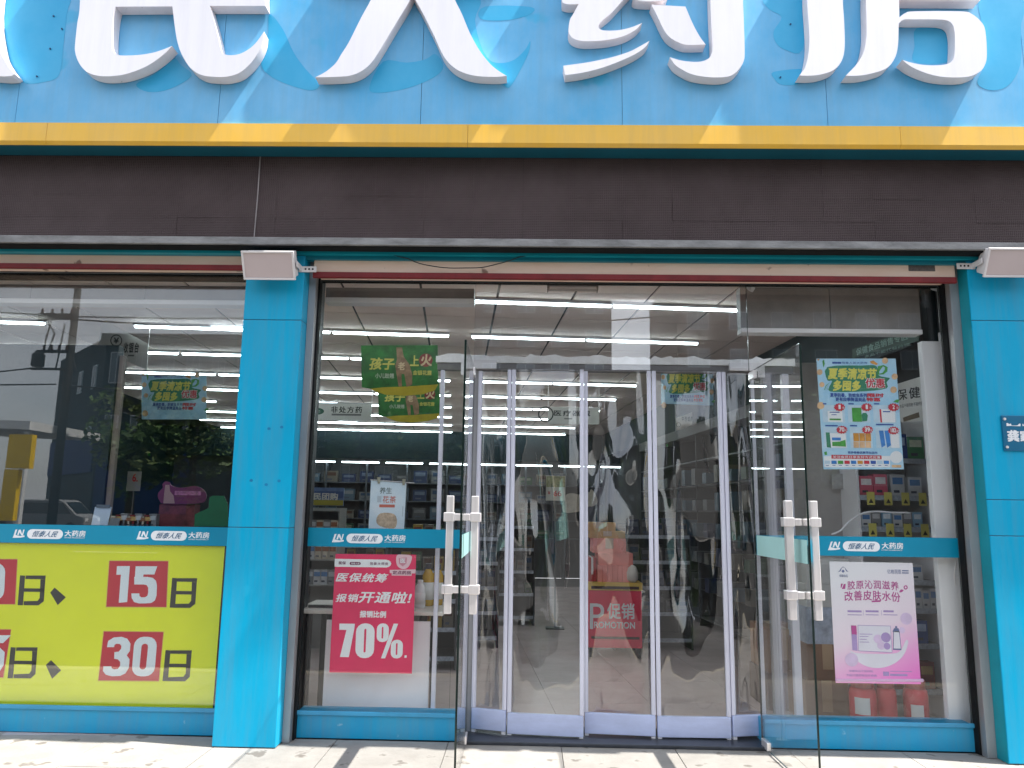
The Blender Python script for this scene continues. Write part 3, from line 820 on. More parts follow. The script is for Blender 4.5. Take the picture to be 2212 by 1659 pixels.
# ---- counterless furniture ------------------------------------------------------
# folding table behind the left pane
TY = .14
tz = .80
tx0, tx1 = U(640, 1300, TY).x - .02, U(958, 1300, TY).x
t = root('folding_table', ((tx0 + tx1) / 2, TY + .3, 0), 'white folding table with black legs standing behind the left pane', 'table')
b = MB(); b.box(tx0, tx1, TY, TY + .60, tz - .028, tz); part('tabletop', b, M('table_white', (.62, .58, .53), .4, .4, var=.06), t, bevel=.006)
blk = M('black_metal', (.012, .012, .013), .4, .5, var=.1)
for x in (tx0 + .10, tx0 + .21, tx1 - .14):
    for y in (TY + .05,):
        b = MB(); b.box(x - .02, x + .02, y, y + .035, .003, tz - .029); part('leg', b, blk, t, bevel=.003)
for x in (tx0 + .12, tx1 - .12):
    b = MB(); b.box(x - .02, x + .02, TY + .52, TY + .555, .003, tz - .029); part('leg', b, blk, t, bevel=.003)
for s, xa in ((1, tx0 + .21), (-1, tx1 - .14)):
    b = MB(); a, c = Vector((xa, TY + .066, tz - .33)), Vector((xa + s * .19, TY + .066, tz - .03))
    b.tube([a, c], .016, 6); b.tube([a + Vector((0, 0, .06)), c + Vector((-s * .02, .02, 0))], .009, 6); part('brace', b, blk, t)
b = MB(); b.box(tx0 + .235, tx1 - .09, TY + .025, TY + .04, .10, tz - .07); part('front_panel', b, M('panel_white', (.88, .86, .88), .55, .4, var=.05), t)
def pen(x, y, z, L, label):
    b = MB(); b.tube([(x, y, z + .012), (x + L * .72, y, z + .012), (x + L, y, z + .012)], [.011, .011, .006], 8)
    solo('marker_pen', b, blk, (x, y, z), label, 'pen', smooth=True)
pen(tx0 + .08, TY + .10, tz, .26, 'thick black marker lying on the white folding table')
def bottle(x, y, z, r, h, mat, cap, label, group=None, hg=.72):
    t = root('bottle', (x, y, z), label, 'bottle', group)
    b = MB(); b.lathe((x, y, z + .0005), [(r * .92, 0), (r, .01), (r, h * hg), (r * .55, h * (hg + .12)), (r * .45, h * (hg + .14))], 16); part('body', b, mat, t, smooth=True)
    b = MB(); b.lathe((x, y, z + h * (hg + .145)), [(r * .52, 0), (r * .52, h * (.84 - hg))], 14); part('cap', b, cap, t)
    b = MB(); b.lathe((x, y, z + h * .15), [(r + .0012, 0), (r + .0012, h * .4)], 16); part('sticker', b, M('paper', (.72, .71, .68), .6, .3, var=.06), t, smooth=True)
whp = M('white_plastic', (.68, .68, .67), .35, .5, var=.03); ylp = M('yellow_oil', (.50, .30, .02), .2, .5, var=.1); grp = M('dark_plastic', (.05, .05, .06), .4, .5, var=0)
px = U(907, 1292, TY + .2).x; bottle(px, TY + .2, tz, .040, .20, whp, whp, 'white plastic bottle on the folding table beside the red poster')
for i, (p, h) in enumerate(((924, .31), (943, .30))):
    bottle(U(p, 1280, TY + .34).x, TY + .34 + .06 * i, tz, .042, h, ylp, grp, ('tall yellow oil bottle on the table, nearer the red poster', 'tall yellow oil bottle on the table, nearer the silver post')[i])

# ---- product boxes
def boxme(w, d, h, col, nm, lid=(.8, .8, .8)):
    b = MB(); b.box(-w / 2, w / 2, -d / 2, d / 2, 0, h, 0)
    b.face([(-w * .38, -d / 2 - .0006, h * .55), (w * .38, -d / 2 - .0006, h * .55), (w * .38, -d / 2 - .0006, h * .86), (-w * .38, -d / 2 - .0006, h * .86)], 1)
    b.face([(-w * .32, -d / 2 - .0006, h * .16), (w * .1, -d / 2 - .0006, h * .16), (w * .1, -d / 2 - .0006, h * .28), (-w * .32, -d / 2 - .0006, h * .28)], 2)
    return b.mesh('medicine_box', [M('box_' + nm, col, .45, .4, var=.06, vs=9), M('box_print_' + nm, lid, .5, .4, var=.1, vs=30), M('box_dark', (.05, .06, .09), .5, .4, var=0)])
PAL = {'white': ((.52, .53, .55), (.08, .20, .42)), 'pink': ((.60, .10, .16), (.75, .68, .68)), 'pale blue': ((.25, .42, .58), (.7, .75, .8)), 'blue': ((.015, .06, .25), (.35, .45, .65)),
       'green': ((.05, .25, .10), (.65, .70, .5)), 'orange': ((.60, .22, .03), (.75, .65, .4)), 'dark red': ((.22, .012, .016), (.55, .35, .12)), 'cream': ((.52, .46, .36), (.30, .12, .06)),
       'grey': ((.22, .22, .23), (.5, .5, .52)), 'yellow': ((.62, .42, .05), (.35, .08, .03))}
BM = {}
def product(u, v, z, w, d, h, c, where, group, rz=0.0, dim=1.0):  # dim puts the shade deep inside the shop into the box colours
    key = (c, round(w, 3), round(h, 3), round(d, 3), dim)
    if key not in BM: BM[key] = boxme(w, d, h, [x * dim for x in PAL[c][0]], c + ('' if dim == 1 else '_shaded'), [x * dim for x in PAL[c][1]])
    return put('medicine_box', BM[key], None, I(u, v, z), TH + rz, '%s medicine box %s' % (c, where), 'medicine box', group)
def shelf_unit(name, u0, u1, v, dp, zs, ztop, label, cat='shelf', back=True, tags=True, side=ivory, frame=shelfgrey):
    t = root(name, I((u0 + u1) / 2, v, 0), label, cat)
    for uu in (u0, u1 - .018):
        b = MB(); b.ibox(uu, uu + .018, v, v + dp, .002, ztop); part('side_panel', b, side, t)
    if back:
        b = MB(); b.ibox(u0 + .019, u1 - .019, v + dp - .012, v + dp, .05, ztop); part('back_panel', b, side, t)
    for z in zs:
        b = MB(); b.ibox(u0 + .019, u1 - .019, v + .002, v + dp - .013, z - .02, z); s = part('shelf_board', b, frame, t)
        if tags:
            b = MB(); b.ibox(u0 + .02, u1 - .02, v - .006, v + .0015, z - .034, z + .006); part('price_rail', b, M('price_rail', (.36, .40, .46), .4, .5, var=.3, vs=40), s)
    return t
# end shelf by the right pane
EU0, EU1, EV = 2.62, 3.24, .45
ez = [.22, .55, .81, 1.02, 1.42, 1.66, 1.95]
shelf_unit('end_shelf', EU0, EU1, EV, .34, ez, 2.30, 'grey shelf unit with medicine boxes standing behind the right glass pane', tags=True)
plan = [(.22, ['dark red'], .12, .22, 'on the bottom shelf of the end unit by the right pane'), (.55, ['blue'], .10, .19, 'low on the end unit by the right pane'),
        (.81, ['white'], .055, .15, 'on the second shelf of the end unit by the right pane'), (1.02, ['cream', 'white'], .10, .13, 'on the third shelf of the end unit by the right pane'),
        (1.42, ['white', 'grey', 'pale blue'], .075, .12, 'on the fourth shelf of the end unit by the right pane'), (1.66, ['pink', 'white', 'white', 'pale blue'], .11, .17, 'on the fifth shelf of the end unit by the right pane'),
        (1.95, ['blue', 'green'], .13, .2, 'on the top shelf of the end unit by the right pane')]
for z, cs, w, h, wh in plan:
    u = EU0 + .03 + w / 2; k = 0
    while u + w / 2 < EU1 - .02:
        c = cs[k % len(cs)] if len(cs) < 4 else cs[min(k // 2, 3)]
        product(u, EV + .06, z + .0005, w, .09, h * (1 if k % 3 else .9), c, wh, 'boxes on the end shelf')
        u += w + random.choice((.006, .012, .03)); k += 1
# yellow price cards on it
for z in (1.42, 1.66):
    for k in range(4):
        b = MB(); u = EU0 + .10 + k * .14
        b.face([I(u - .032, EV - .012, z - .07), I(u + .032, EV - .012, z - .07), I(u + .032, EV - .012, z + .03), I(u - .032, EV - .012, z + .03)], 0)
        b.face([I(u - .02, EV - .0135, z - .055), I(u + .02, EV - .0135, z - .055), I(u, EV - .0135, z - .02)], 1)
        solo('price_card', b, [M('card_yellow', (.62, .55, .14), .5, .4, var=.05), M('card_ink', (.05, .05, .03), .5, .4, var=0)], I(u, EV - .012, z), 'yellow price card on the %s card row of the end shelf, %s from the left' % ('upper' if z > 1.5 else 'lower', nth[k]), 'price card', 'yellow price cards')
# white end panel of the shelving by the right jamb
xa, xb_, za, zz = U(1992, 760, .10).x, U(2036, 760, .10).x, U(2010, 737, .10).z, .08
b = MB(); b.box(2.93, 3.02, .17, .24, .02, ZS - .001); solo('jamb_liner', b, navy, (2.9, .2, .02), 'dark teal liner board behind the right jamb', 'board')
t = root('white_end_board', ((xa + xb_) / 2, .12, .08), 'tall white end panel standing beside the right jamb', 'panel')
b = MB(); b.box(xa, xb_, .10, .16, zz, za); b.hexa([(xb_ + .002, .10, zz), (2.98, .10, zz), (2.98, .13, zz), (xb_ + .002, .13, zz), (xb_ + .002, .10, za + .05), (2.98, .10, za + .07), (2.98, .13, za + .07), (xb_ + .002, .13, za + .05)])
part('board', b, M('bright_laminate', (.90, .90, .92), .4, .4, var=.03), t, bevel=.003)
b = MB(); b.box(xa + .002, 2.98, .105, .16, .002, zz - .001); part('plinth', b, navy, t)
p0 = U(*d4((1690, 790))[0], .099); p1_ = U(*d4((1682, 985))[0], .099)
b = MB(); b.tube([p0, (p0 + p1_) / 2 + Vector((-.012, 0, 0)), p1_, p1_ + Vector((.018, 0, .0)), p1_ + Vector((.02, 0, .04))], .003, 6)
solo('wire_hook', b, steel, p0, 'thin bent wire hook hanging on the white end panel', 'hook')
# shelving along the right wall, behind the doorway
def wall_shelves(u, v0, v1, label):
    t = root('wall_shelving', I(u, (v0 + v1) / 2, 0), label, 'shelf')
    n = int((v1 - v0) / 1.0)
    for i in range(n + 1):
        v = v0 + (v1 - v0) * i / n
        b = MB(); b.ibox(u, u + .34, v - .012, v + .012, .002, 2.62); part('side_panel', b, M('shelf_grey', (.05, .05, .05), .5, .4, var=.1), t)
    for z in (.12, .5, .86, 1.2, 1.55, 1.9, 2.25):
        b = MB(); b.ibox(u + .01, u + .34, v0 + .013, v1 - .013, z - .02, z); part('shelf_board', b, shelfgrey, t)
    b = MB(); b.ibox(u - .02, u + .34, v0, v1, 2.62, 2.759); part('cornice', b, M('cornice_grey', (.17, .17, .17), .6, .3, var=.1), t)
wall_shelves(2.88, 2.0, 8.6, 'long dark shelving along the right wall behind the doorway')
SHN = ('bottom', 'second', 'third', 'fourth', 'top')
for si, z in enumerate((.5, .86, 1.2, 1.55, 1.9)):
    for k in range(13):
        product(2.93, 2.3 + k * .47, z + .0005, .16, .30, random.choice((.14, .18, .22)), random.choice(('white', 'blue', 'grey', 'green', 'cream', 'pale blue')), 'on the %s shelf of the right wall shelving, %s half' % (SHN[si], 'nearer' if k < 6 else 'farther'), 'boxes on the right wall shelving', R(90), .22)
# back wall shelving
t = root('back_shelving', I(-1.2, VB - .45, 0), 'dark shelving full of goods along the whole back wall', 'shelf')
for i in range(10):
    u = -5.2 + i * .9
    b = MB(); b.ibox(u - .02, u + .02, VB - .46, VB - .02, .002, 2.55); part('side_panel', b, M('shelf_dark', (.06, .07, .08), .5, .4, var=.1), t)
for z in (.9, 1.3, 1.7, 2.1):
    b = MB(); b.ibox(-5.2, 2.9, VB - .45, VB - .03, z - .02, z); part('shelf_board', b, M('shelf_dark', (.06, .07, .08)), t)
for si, z in enumerate((.9, 1.3, 1.7, 2.1)):
    for k in range(17):
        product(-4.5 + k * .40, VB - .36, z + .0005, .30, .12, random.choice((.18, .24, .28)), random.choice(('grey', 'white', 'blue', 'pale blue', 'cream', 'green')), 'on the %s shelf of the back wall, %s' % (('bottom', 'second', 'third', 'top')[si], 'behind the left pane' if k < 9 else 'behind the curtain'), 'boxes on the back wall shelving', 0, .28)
# island racks between (dark)
def island(u0, u1, v, h, label, cols, where, group, n=6):
    zs = [.12] + [.12 + (h - .12) * k / 4 for k in range(1, 5)]
    shelf_unit('island_rack', u0, u1, v, .5, zs, h + .02, label, 'rack', side=M('rack_dark', (.05, .053, .058), .5, .4, var=.1))
    for si, z in enumerate(zs[1:]):
        for k in range(n):
            w = (u1 - u0 - .06) / n
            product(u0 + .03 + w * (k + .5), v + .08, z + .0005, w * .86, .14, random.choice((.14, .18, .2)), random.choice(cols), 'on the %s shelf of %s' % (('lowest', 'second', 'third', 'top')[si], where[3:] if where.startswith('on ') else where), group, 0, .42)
island(-1.95, -1.25, 3.6, 1.10, 'low dark rack with boxes deep behind the left pane', ['white', 'yellow', 'green', 'cream'], 'on the low rack behind the left pane', 'boxes on the left rack')
island(-1.15, -.45, 2.3, 1.18, 'rack of green and cream boxes behind the tea poster', ['green', 'cream', 'green', 'yellow'], 'on the rack behind the tea poster', 'boxes on the tea rack')
island(.10, .60, 5.2, 1.30, 'narrow rack with boxes beside the promotion bin', ['grey', 'green', 'cream', 'white'], 'on the narrow rack in the doorway', 'boxes on the narrow rack', 4)
island(1.3, 2.2, 3.4, 1.25, 'dark rack at the right of the doorway aisle', ['grey', 'blue', 'grey', 'white'], 'on the dark rack right of the aisle', 'boxes on the right rack')
island(-.62, .02, 3.5, 1.2, 'dark rack at the left of the doorway aisle', ['grey', 'white', 'pale blue'], 'on the dark rack left of the aisle', 'boxes on the aisle rack', 5)

# ---- promotion bin with boxes piled on it
BY = 3.0
bx0, bx1 = U(1271, 1330, BY).x, U(1387, 1330, BY).x
bz1 = U(1330, 1258, BY).z
t = root('promotion_bin', ((bx0 + bx1) / 2, BY, 0), 'red promotion bin with yellow rim and white lettering in the doorway aisle', 'display bin')
bred = M('bin_red', (.80, .02, .08), .4, .5, var=.06)
b = MB(); zlo = U(1330, 1400, BY).z
b.box(bx0, bx1, BY, BY + .55, zlo, bz1 - .085); part('body', b, bred, t, bevel=.006)
b = MB(); b.box(bx0 - .008, bx1 + .008, BY - .01, BY + .56, bz1 - .084, bz1); part('rim', b, M('bin_yellow', (.75, .48, .08), .4, .5, var=.06), t, bevel=.006)
b = MB(); b.box(bx0 + .03, bx1 - .03, BY - .0125, BY - .0105, bz1 - .07, bz1 - .04); b.box(bx0 + .03, bx1 - .03, BY - .002, BY - .0005, zlo + .09, zlo + .115); part('slot', b, M('slot_dark', (.05, .015, .015), .6, .3, var=0), t)
for x in (bx0 + .03, bx1 - .03):
    for y in (BY + .04, BY + .5):
        b = MB(); b.box(x - .015, x + .015, y - .015, y + .015, .07, zlo - .001); part('leg', b, blk, t)
        b = MB(); b.tube([(x - .015, y, .036), (x + .015, y, .036)], .035, 12); part('wheel', b, blk, t)
b = MB(); yy = BY - .0015
words(b, 'P', yy, d6((935, 168), (1060, 392)), bold=.0)
words(b, '促销', yy, d6((1085, 165), (1325, 305)), bold=.018)
words(b, 'ROMOTION', yy, d6((972, 328), (1328, 386)), bold=.02)
part('lettering', b, white, t)
def carton(x0, x1, y0, y1, z0, z1, col, label, tape=None, rz=0, group=None):
    cx_, cy_ = (x0 + x1) / 2, (y0 + y1) / 2
    t = root('carton', (cx_, cy_, z0), label, 'carton', group)
    b = MB(); b.box(x0, x1, y0, y1, z0, z1); part('box', b, col, t, bevel=.003)
    if tape:
        b = MB(); w = (x1 - x0) * .12; b.box(cx_ - w, cx_ + w, y0 - .0008, y0 - .0003, z0 + (z1 - z0) * .3, z1 + .0006); b.box(cx_ - w, cx_ + w, y0 - .0003, y1, z1 + .0003, z1 + .001); part('tape', b, tape, t)
    t.rotation_euler = (0, 0, rz)
    return t
pinkc = M('pink_carton', (.88, .30, .26), .6, .3, var=.12, vs=4); kraft = M('kraft_carton', (.58, .34, .14), .7, .3, var=.12, vs=4); redc = M('red_carton', (.42, .03, .03), .5, .4, var=.1)
tape = M('packing_tape', (.55, .42, .34), .25, .5, var=.05)
def cpx(Y, f, a, c, dp, col, label, tp=None, z0=None):
    x0, x1, zb_, zt_ = wbox(Y, f(a, c))
    return carton(x0, x1, Y, Y + dp, zb_ if z0 is None else z0, zt_, col, label, tp)
z1_ = U(1330, 1232, BY + .05).z
x0, x1, zq, zw = wbox(BY + .02, d3((1000, 1165), (1310, 1310)))
n = 7
for k in range(n):
    w = (x1 - x0) / n
    carton(x0 + w * k + .001, x0 + w * (k + 1) - .001, BY + .02, BY + .4, bz1 + .0005, zw, pinkc, 'slim pink carton upright on the promotion bin, %s of seven from the left' % nth[k], None, 0, 'slim pink cartons on the bin')
carton(bx0 + .0, x0 - .006, BY + .05, BY + .45, bz1 + .0005, zw + .075, redc, 'red carton with white mark beside the slim cartons on the bin', M('white_mark', (.7, .68, .68), .5, .4))
x0, x1, za_, zb_ = wbox(BY + .06, d3((1005, 1058), (1310, 1165)))
carton(x0, x1, BY + .06, BY + .45, zw + .0005, zb_, pinkc, 'lower of the two wide pink cartons above the slim ones', None)
zc_ = zb_; x0, x1, za_, zb_ = wbox(BY + .06, d3((962, 930), (1252, 1056)))
carton(x0, x1, BY + .08, BY + .45, zc_ + .0005, zb_, pinkc, 'upper of the two wide pink cartons on the pile', tape)
zd_ = zb_; x0, x1, za_, zb_ = wbox(BY + .1, d3((935, 868), (1246, 930)))
carton(x0, x1, BY + .12, BY + .46, zd_ + .0005, zb_, kraft, 'brown carton lying on top of the pink cartons', tape)
ze_ = zb_; x0, x1, za_, zb_ = wbox(BY + .2, d3((880, 790), (1160, 868)))
carton(x0, x1, BY + .2, BY + .5, ze_ + .0005, zb_, kraft, 'topmost brown carton of the pile in the doorway', tape)
b = MB(); p = U(*d3((1310, 1300))[0], BY - .02); r_ = .062
b.lathe((p.x, p.y + .06, bz1 + .001), [(.03, 0), (r_, .03), (r_ * 1.05, .10), (r_ * .7, .16), (.01, .18)], 14)
solo('white_bag', b, M('white_bag', (.70, .66, .60), .35, .5, var=.1), (p.x, p.y + .06, bz1), 'crumpled white bag lying on the corner of the promotion bin', 'bag', smooth=True)
# price board behind the bin
x0, x1, z0, z1 = wbox(5.0, d3((552, 382), (722, 600)))
t = root('price_board', ((x0 + x1) / 2, 5.0, 0), 'white price board on a pole with red figures over the narrow rack', 'price board')
b = MB(); b.box(x0, x1, 5.0, 5.012, z0, z1); part('board', b, M('board_paper', (.58, .56, .50), .5, .4, var=.05), t)
b = MB(); xm = (x0 + x1) / 2; b.tube([(xm, 5.03, .01), (xm, 5.03, z0 + .1)], .012, 8); b.box(xm - .12, xm + .12, 4.93, 5.13, .001, .012); part('pole', b, shelfgrey, t)
b = MB(); yy = 4.9985; rect(b, yy, d3((556, 386), (718, 482)), 1); words(b, '66', yy, d3((620, 512), (688, 562)), bold=.02); words(b, '¥', yy, d3((568, 515), (592, 548)), bold=.01); part('lettering', b, [M('print_red', (.45, .02, .03), .5, .4, var=0), M('print_olive', (.30, .30, .14), .5, .4, var=.5, vs=20)], t)
# generic animal-shaped topper board above the rack
b = MB(); b.prism(outline(5.1, smoothpts(d3((720, 560), (780, 535), (850, 548), (905, 520), (930, 528), (945, 502), (968, 520), (995, 570), (1000, 620), (960, 650), (900, 655), (860, 690), (700, 700)), 3)), (0, .012, 0))
solo('topper_board', b, M('topper_cream', (.50, .45, .38), .5, .4, var=.15, vs=12), U(*d3((850, 690))[0], 5.1), 'cream cut-out display board on top of the narrow rack', 'display board')

# ---- cartons and red jars behind the right pane and door
browncard = M('brown_carton', (.24, .125, .065), .75, .3, var=.14, vs=3)
whitec = M('white_carton', (.52, .52, .50), .6, .3, var=.1, vs=4)
def stack(px0, px1, pys, Y, dp, cols, labels):
    for (ya, yb_), c, lab in zip(pys, cols, labels):
        x0, x1 = U(px0, (ya + yb_) / 2, Y).x, U(px1, (ya + yb_) / 2, Y).x
        z0, z1 = U((px0 + px1) / 2, yb_, Y).z, U((px0 + px1) / 2, ya, Y).z
        carton(x0, x1, Y, Y + dp, max(z0, .0) + .0008, z1, c, lab, M('clear_tape', (.45, .30, .16), .3, .5) if c is browncard else None)
stack(1742, 1835, [(1208, 1262), (1262, 1312), (1312, 1392), (1392, 1470), (1470, 1600)], .55, .42, [whitec, whitec, M('blue_white_carton', (.40, .46, .56), .5, .4, var=.3, vs=14), browncard, browncard],
      ['topmost white carton of the stack behind the right door', 'second white carton from the top of the stack behind the right door', 'white and blue carton in the middle of the stack behind the right door', 'brown carton second from the floor behind the right door', 'brown carton on the floor under the stack behind the right door'])
stack(1660, 1738, [(1360, 1455), (1455, 1600)], .95, .5, [browncard, M('dark_brown_carton', (.10, .06, .05), .7, .3, var=.12, vs=3)], ['brown carton seen through the right door, on a darker one', 'dark brown carton on the floor seen through the right door'])
jr = M('jar_red', (.60, .03, .05), .28, .5, var=.08, vs=4); jcap = M('jar_cap_red', (.28, .02, .025), .3, .5, var=.1)
paper = M('paper', (.72, .71, .68))
for i, (pa, pb_, lab) in enumerate(((1836, 1893, 'left red plastic jar with a white paper note under the pink poster'), (1893, 1936, 'middle red plastic jar under the pink poster'), (1953, 2004, 'right red plastic jar with a white note by the white end panel'))):
    Y = .30; x0, x1 = U(pa, 1520, Y).x, U(pb_, 1520, Y).x; r = (x1 - x0) / 2; xc = (x0 + x1) / 2
    t = root('red_jar', (xc, Y, .0), lab, 'jar', 'red jars under the pink poster')
    zt_ = U(1900, 1478, Y).z
    b = MB(); b.lathe((xc, Y, .001), [(r * .9, 0), (r, .02), (r, zt_ * .80), (r * .93, zt_ * .9), (r * .78, zt_ * .94)], 20); part('body', b, jr, t, smooth=True)
    b = MB(); b.lathe((xc, Y, zt_ * .945), [(r * .82, 0), (r * .84, zt_ * .15), (r * .78, zt_ * .17)], 20); part('lid', b, jcap, t)
    if i != 1 or True:
        b = MB(); zc = (zt_ * .62, zt_ * .25, zt_ * .50)[i]; hh = (.055, .04, .055)[i]; aa = (.55, .35, .5)[i]; a0 = -math.pi / 2 + (-.45, -.55, -.35)[i]
        pts = [(a0 - aa + 2 * aa * k / 8) for k in range(9)]
        for k in range(8):
            q = lambda a, z: (xc + (r + .0015) * math.cos(a), Y + (r + .0015) * math.sin(a), z)
            b.face([q(pts[k], zc - hh), q(pts[k + 1], zc - hh), q(pts[k + 1], zc + hh), q(pts[k], zc + hh)])
        part('paper_note', b, paper, t)
# white cable looping on the grey wall
b = MB(); b.tube([U(x, y, .45) for x, y in smoothpts(d4((765, 585), (800, 565), (860, 500), (950, 440), (1050, 418), (1180, 425), (1320, 445)), 4)[:-4]], .007, 6)
solo('white_cable', b, ivory, U(*d4((765, 585))[0], .45), 'white cable arching between the right door and the shelf', 'cable')
# notice sheets on the right wall
for a, c, lab in (((735, 130), (888, 245), 'pale notice sheet on the grey wall under the sale poster'),):
    x0, x1, z0, z1 = wbox(.9, d4(a, c)); b = MB(); b.box(x0, x1, .9, .902, z0, z1); solo('notice_sheet', b, M('notice_grey', (.42, .41, .40), .6, .3, var=.15, vs=30), ((x0 + x1) / 2, .9, z0), lab, 'notice')
x0, x1 = U(1758, 1000, .95).x, U(1852, 1000, .95).x
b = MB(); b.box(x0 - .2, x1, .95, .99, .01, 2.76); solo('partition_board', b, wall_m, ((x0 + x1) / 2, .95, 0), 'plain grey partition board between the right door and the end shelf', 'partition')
# ================================================================== CLEAR FOLDING CURTAIN IN THE DOORWAY
pvc = M('white_profile', (.66, .66, .76), .4, .5, var=.08, vs=3, stretch=(2, 2, .4))
film = glass('clear_film', (.93, .925, .92), 2.6, rough=.004, bump=.10, haze=.006, hcol=(.55, .54, .52))
HY = .13
hz0, hz1 = U(1106, 784.5, HY).z, U(1106, 770, HY).z
hx0, hx1 = U(942, 778, HY).x, U(1716, 778, HY).x
cur = root('folding_curtain', ((XL + XR) / 2, HY, 0), 'clear plastic folding door curtain with white profiles hanging in the doorway', 'curtain')
# torn foam strip along the header
b = MB(); top = []; k = 60
for i in range(k + 1):
    x = hx0 + (hx1 - hx0) * (i + (random.uniform(-.4, .4) if 0 < i < k else 0)) / k
    top.append((x, HY - .012, hz1 + .008 * math.sin(i * i * .13) + random.uniform(-.006, .013)))
b.prism([(hx0, HY - .012, hz0)] + [(hx1, HY - .012, hz0)] + top[::-1], (0, .05, 0)); part('foam_strip', b, M('foam_white', (.92, .92, .90), .8, .2, var=.14, vs=9, bump=.4, bs=30), cur)
b = MB(); b.box(hx0 + .01, hx1 - .01, HY, HY + .06, hz0 - .055, hz0 - .001); part('header_rail', b, M('rail_grey', (.17, .165, .17), .5, .4, var=.15), cur, bevel=.004)
for (a, c), lab in ((c5((1585, 922), (1890, 1002)), 'left'), (c7((0, 838), (212, 900)), 'right')):
    x0, x1 = U(*a, HY - .03).x, U(*c, HY - .03).x; z0, z1 = U(*c, HY - .03).z, U(*a, HY - .03).z
    if lab == 'right': x0 = U(1575, 790, HY - .03).x
    b = MB(); b.box(x0, x1, HY - .045, HY - .013, z0, z1); xx = x0 if lab == 'left' else x1 - .05
    b.box(xx, xx + .05, HY - .05, HY - .0455, z0 - .05, z1); part('corner_cover', b, ivory, cur, bevel=.006)
# side posts
for a, c in ((946, 954.5), (1697, 1712)):
    x0, x1 = U(a, 1000, HY).x, U(c, 1000, HY).x
    b = MB(); b.box(x0, x1, HY, HY + .05, .004, hz0 - .056); part('side_post', b, pvc, cur, bevel=.004)
for a, c in ((1652, 1672), (1021, 1030)):
    x0, x1 = U(a, 1000, HY).x, U(c, 1000, HY).x
    b = MB(); b.box(x0, x1, HY, HY + .03, .004, hz0 - .056); part('side_post', b, M('post_grey', (.26, .26, .27), .5, .4, var=.15), cur)
def fold(xa, ya, xb, yb, lift, seed, label=None, pinch=0):
    """one leaf of the curtain between two points on the floor"""
    A, B = Vector((xa, ya, 0)), Vector((xb, yb, 0))
    d = (B - A); L = d.length; d.normalize(); nn = Vector((-d.y, d.x, 0))
    z0, z1 = .03 + lift, hz0 - .06
    p = root('curtain_leaf', (A + B) / 2, None); p.parent = cur; p.location = (A + B) / 2 - WL[cur.name]
    if label: p['label'] = label
    hexa = lambda b, s0, s1, t, za, zb_: b.hexa([tuple(A + d * s + nn * q + Vector((0, 0, z))) for z in (za, zb_) for s, q in ((s0, -t), (s1, -t), (s1, t), (s0, t))])
    w = .028
    for s0 in (-.001, L - w + .001):
        b = MB(); hexa(b, s0, s0 + w, .013, z0 + .135, z1); hexa(b, s0 + w * .3, s0 + w * .7, .016, z0 + .135, z1); part('upright', b, pvc, p, bevel=.003)
    b = MB(); hexa(b, .002, L - .002, .016, z0, z0 + .133); part('bottom_bar', b, M('bar_lilac', (.50, .56, .78), .45, .5, var=.1, vs=4, stretch=(1, 1, 3)), p, bevel=.004)
    for s0 in (.004, L - .03):
        b = MB(); hexa(b, s0, s0 + .026, .012, z0 - .022, z0 - .001); part('glide', b, ivory, p)
    # slack film: creases that run down from the top corners, deeper below
    rnd = random.Random(seed); W_, H_ = 30, 110
    ph = [rnd.uniform(0, 6.28) for _ in range(8)]
    b = MB(); za, zb_ = z0 + .134, z1
    blobs = []                                         # dents and billows where the film catches the sky
    for k in range(6):
        v_ = rnd.uniform(.62, .97) if k < 4 else rnd.uniform(.2, .6)
        blobs.append((rnd.uniform(.15, .85), v_, rnd.uniform(.16, .30), rnd.uniform(.05, .10), rnd.uniform(-.5, .5), rnd.choice((-1, 1)) * rnd.uniform(.018, .036)))
    for j in range(H_ + 1):
        v = j / H_
        for i in range(W_ + 1):
            u = i / W_
            e = min(1, 6 * u) * min(1, 6 * (1 - u))
            q = .028 * math.sin(2.2 * v * 3 + ph[0] + 2 * u) + .012 * math.sin(5 * u + 4 * v + ph[1]) + .010 * math.sin(10 * v - 4 * u + ph[2])
            q += .008 * math.sin(7 * (u - .35 * v) + ph[3]) * (1 - v)
            c = u - (.62 - .35 * v + .05 * math.sin(6 * v + ph[5])); q += .034 * math.exp(-(c / .13) ** 2) * math.sin(math.pi * min(1, (1 - v) * 1.2)) * (1 if seed % 2 else -.8)
            c2_ = u - (.25 + .3 * v + .04 * math.sin(8 * v + ph[6])); q += .016 * math.exp(-(c2_ / .14) ** 2) * (1 - v * .5)
            for bu, bv, su, sv, sk, am in blobs:
                q += am * math.exp(-((u - bu - sk * (v - bv)) / su) ** 2 - ((v - bv) / sv) ** 2)
            b.v.append(A + d * (.03 + (L - .06) * u) + nn * (q * e) + Vector((0, 0, za + (zb_ - za) * v)))
    for j in range(H_):
        for i in range(W_):
            k0 = j * (W_ + 1) + i
            b.f.append((k0, k0 + 1, k0 + W_ + 2, k0 + W_ + 1)); b.m.append(0)
    part('film', b, film, p, smooth=True)
CY = .075
X = lambda px, y: U(px, 1400, y).x
fold(X(1022, CY + .06), CY + .06, X(1096, CY), CY, .012, 3, 'narrow curtain leaf beside the left door hinge')
fold(X(1098, CY), CY, X(1261, CY - .05), CY - .05, .0, 5)
fold(X(1262, CY + .03), CY + .03, X(1414, CY - .01), CY - .01, .004, 8)
fold(X(1417, CY - .01), CY - .01, X(1574, CY), CY, .0, 11)
fold(X(1576, CY), CY, X(1648, CY + .05), CY + .05, .010, 14, 'narrow curtain leaf beside the right door hinge')

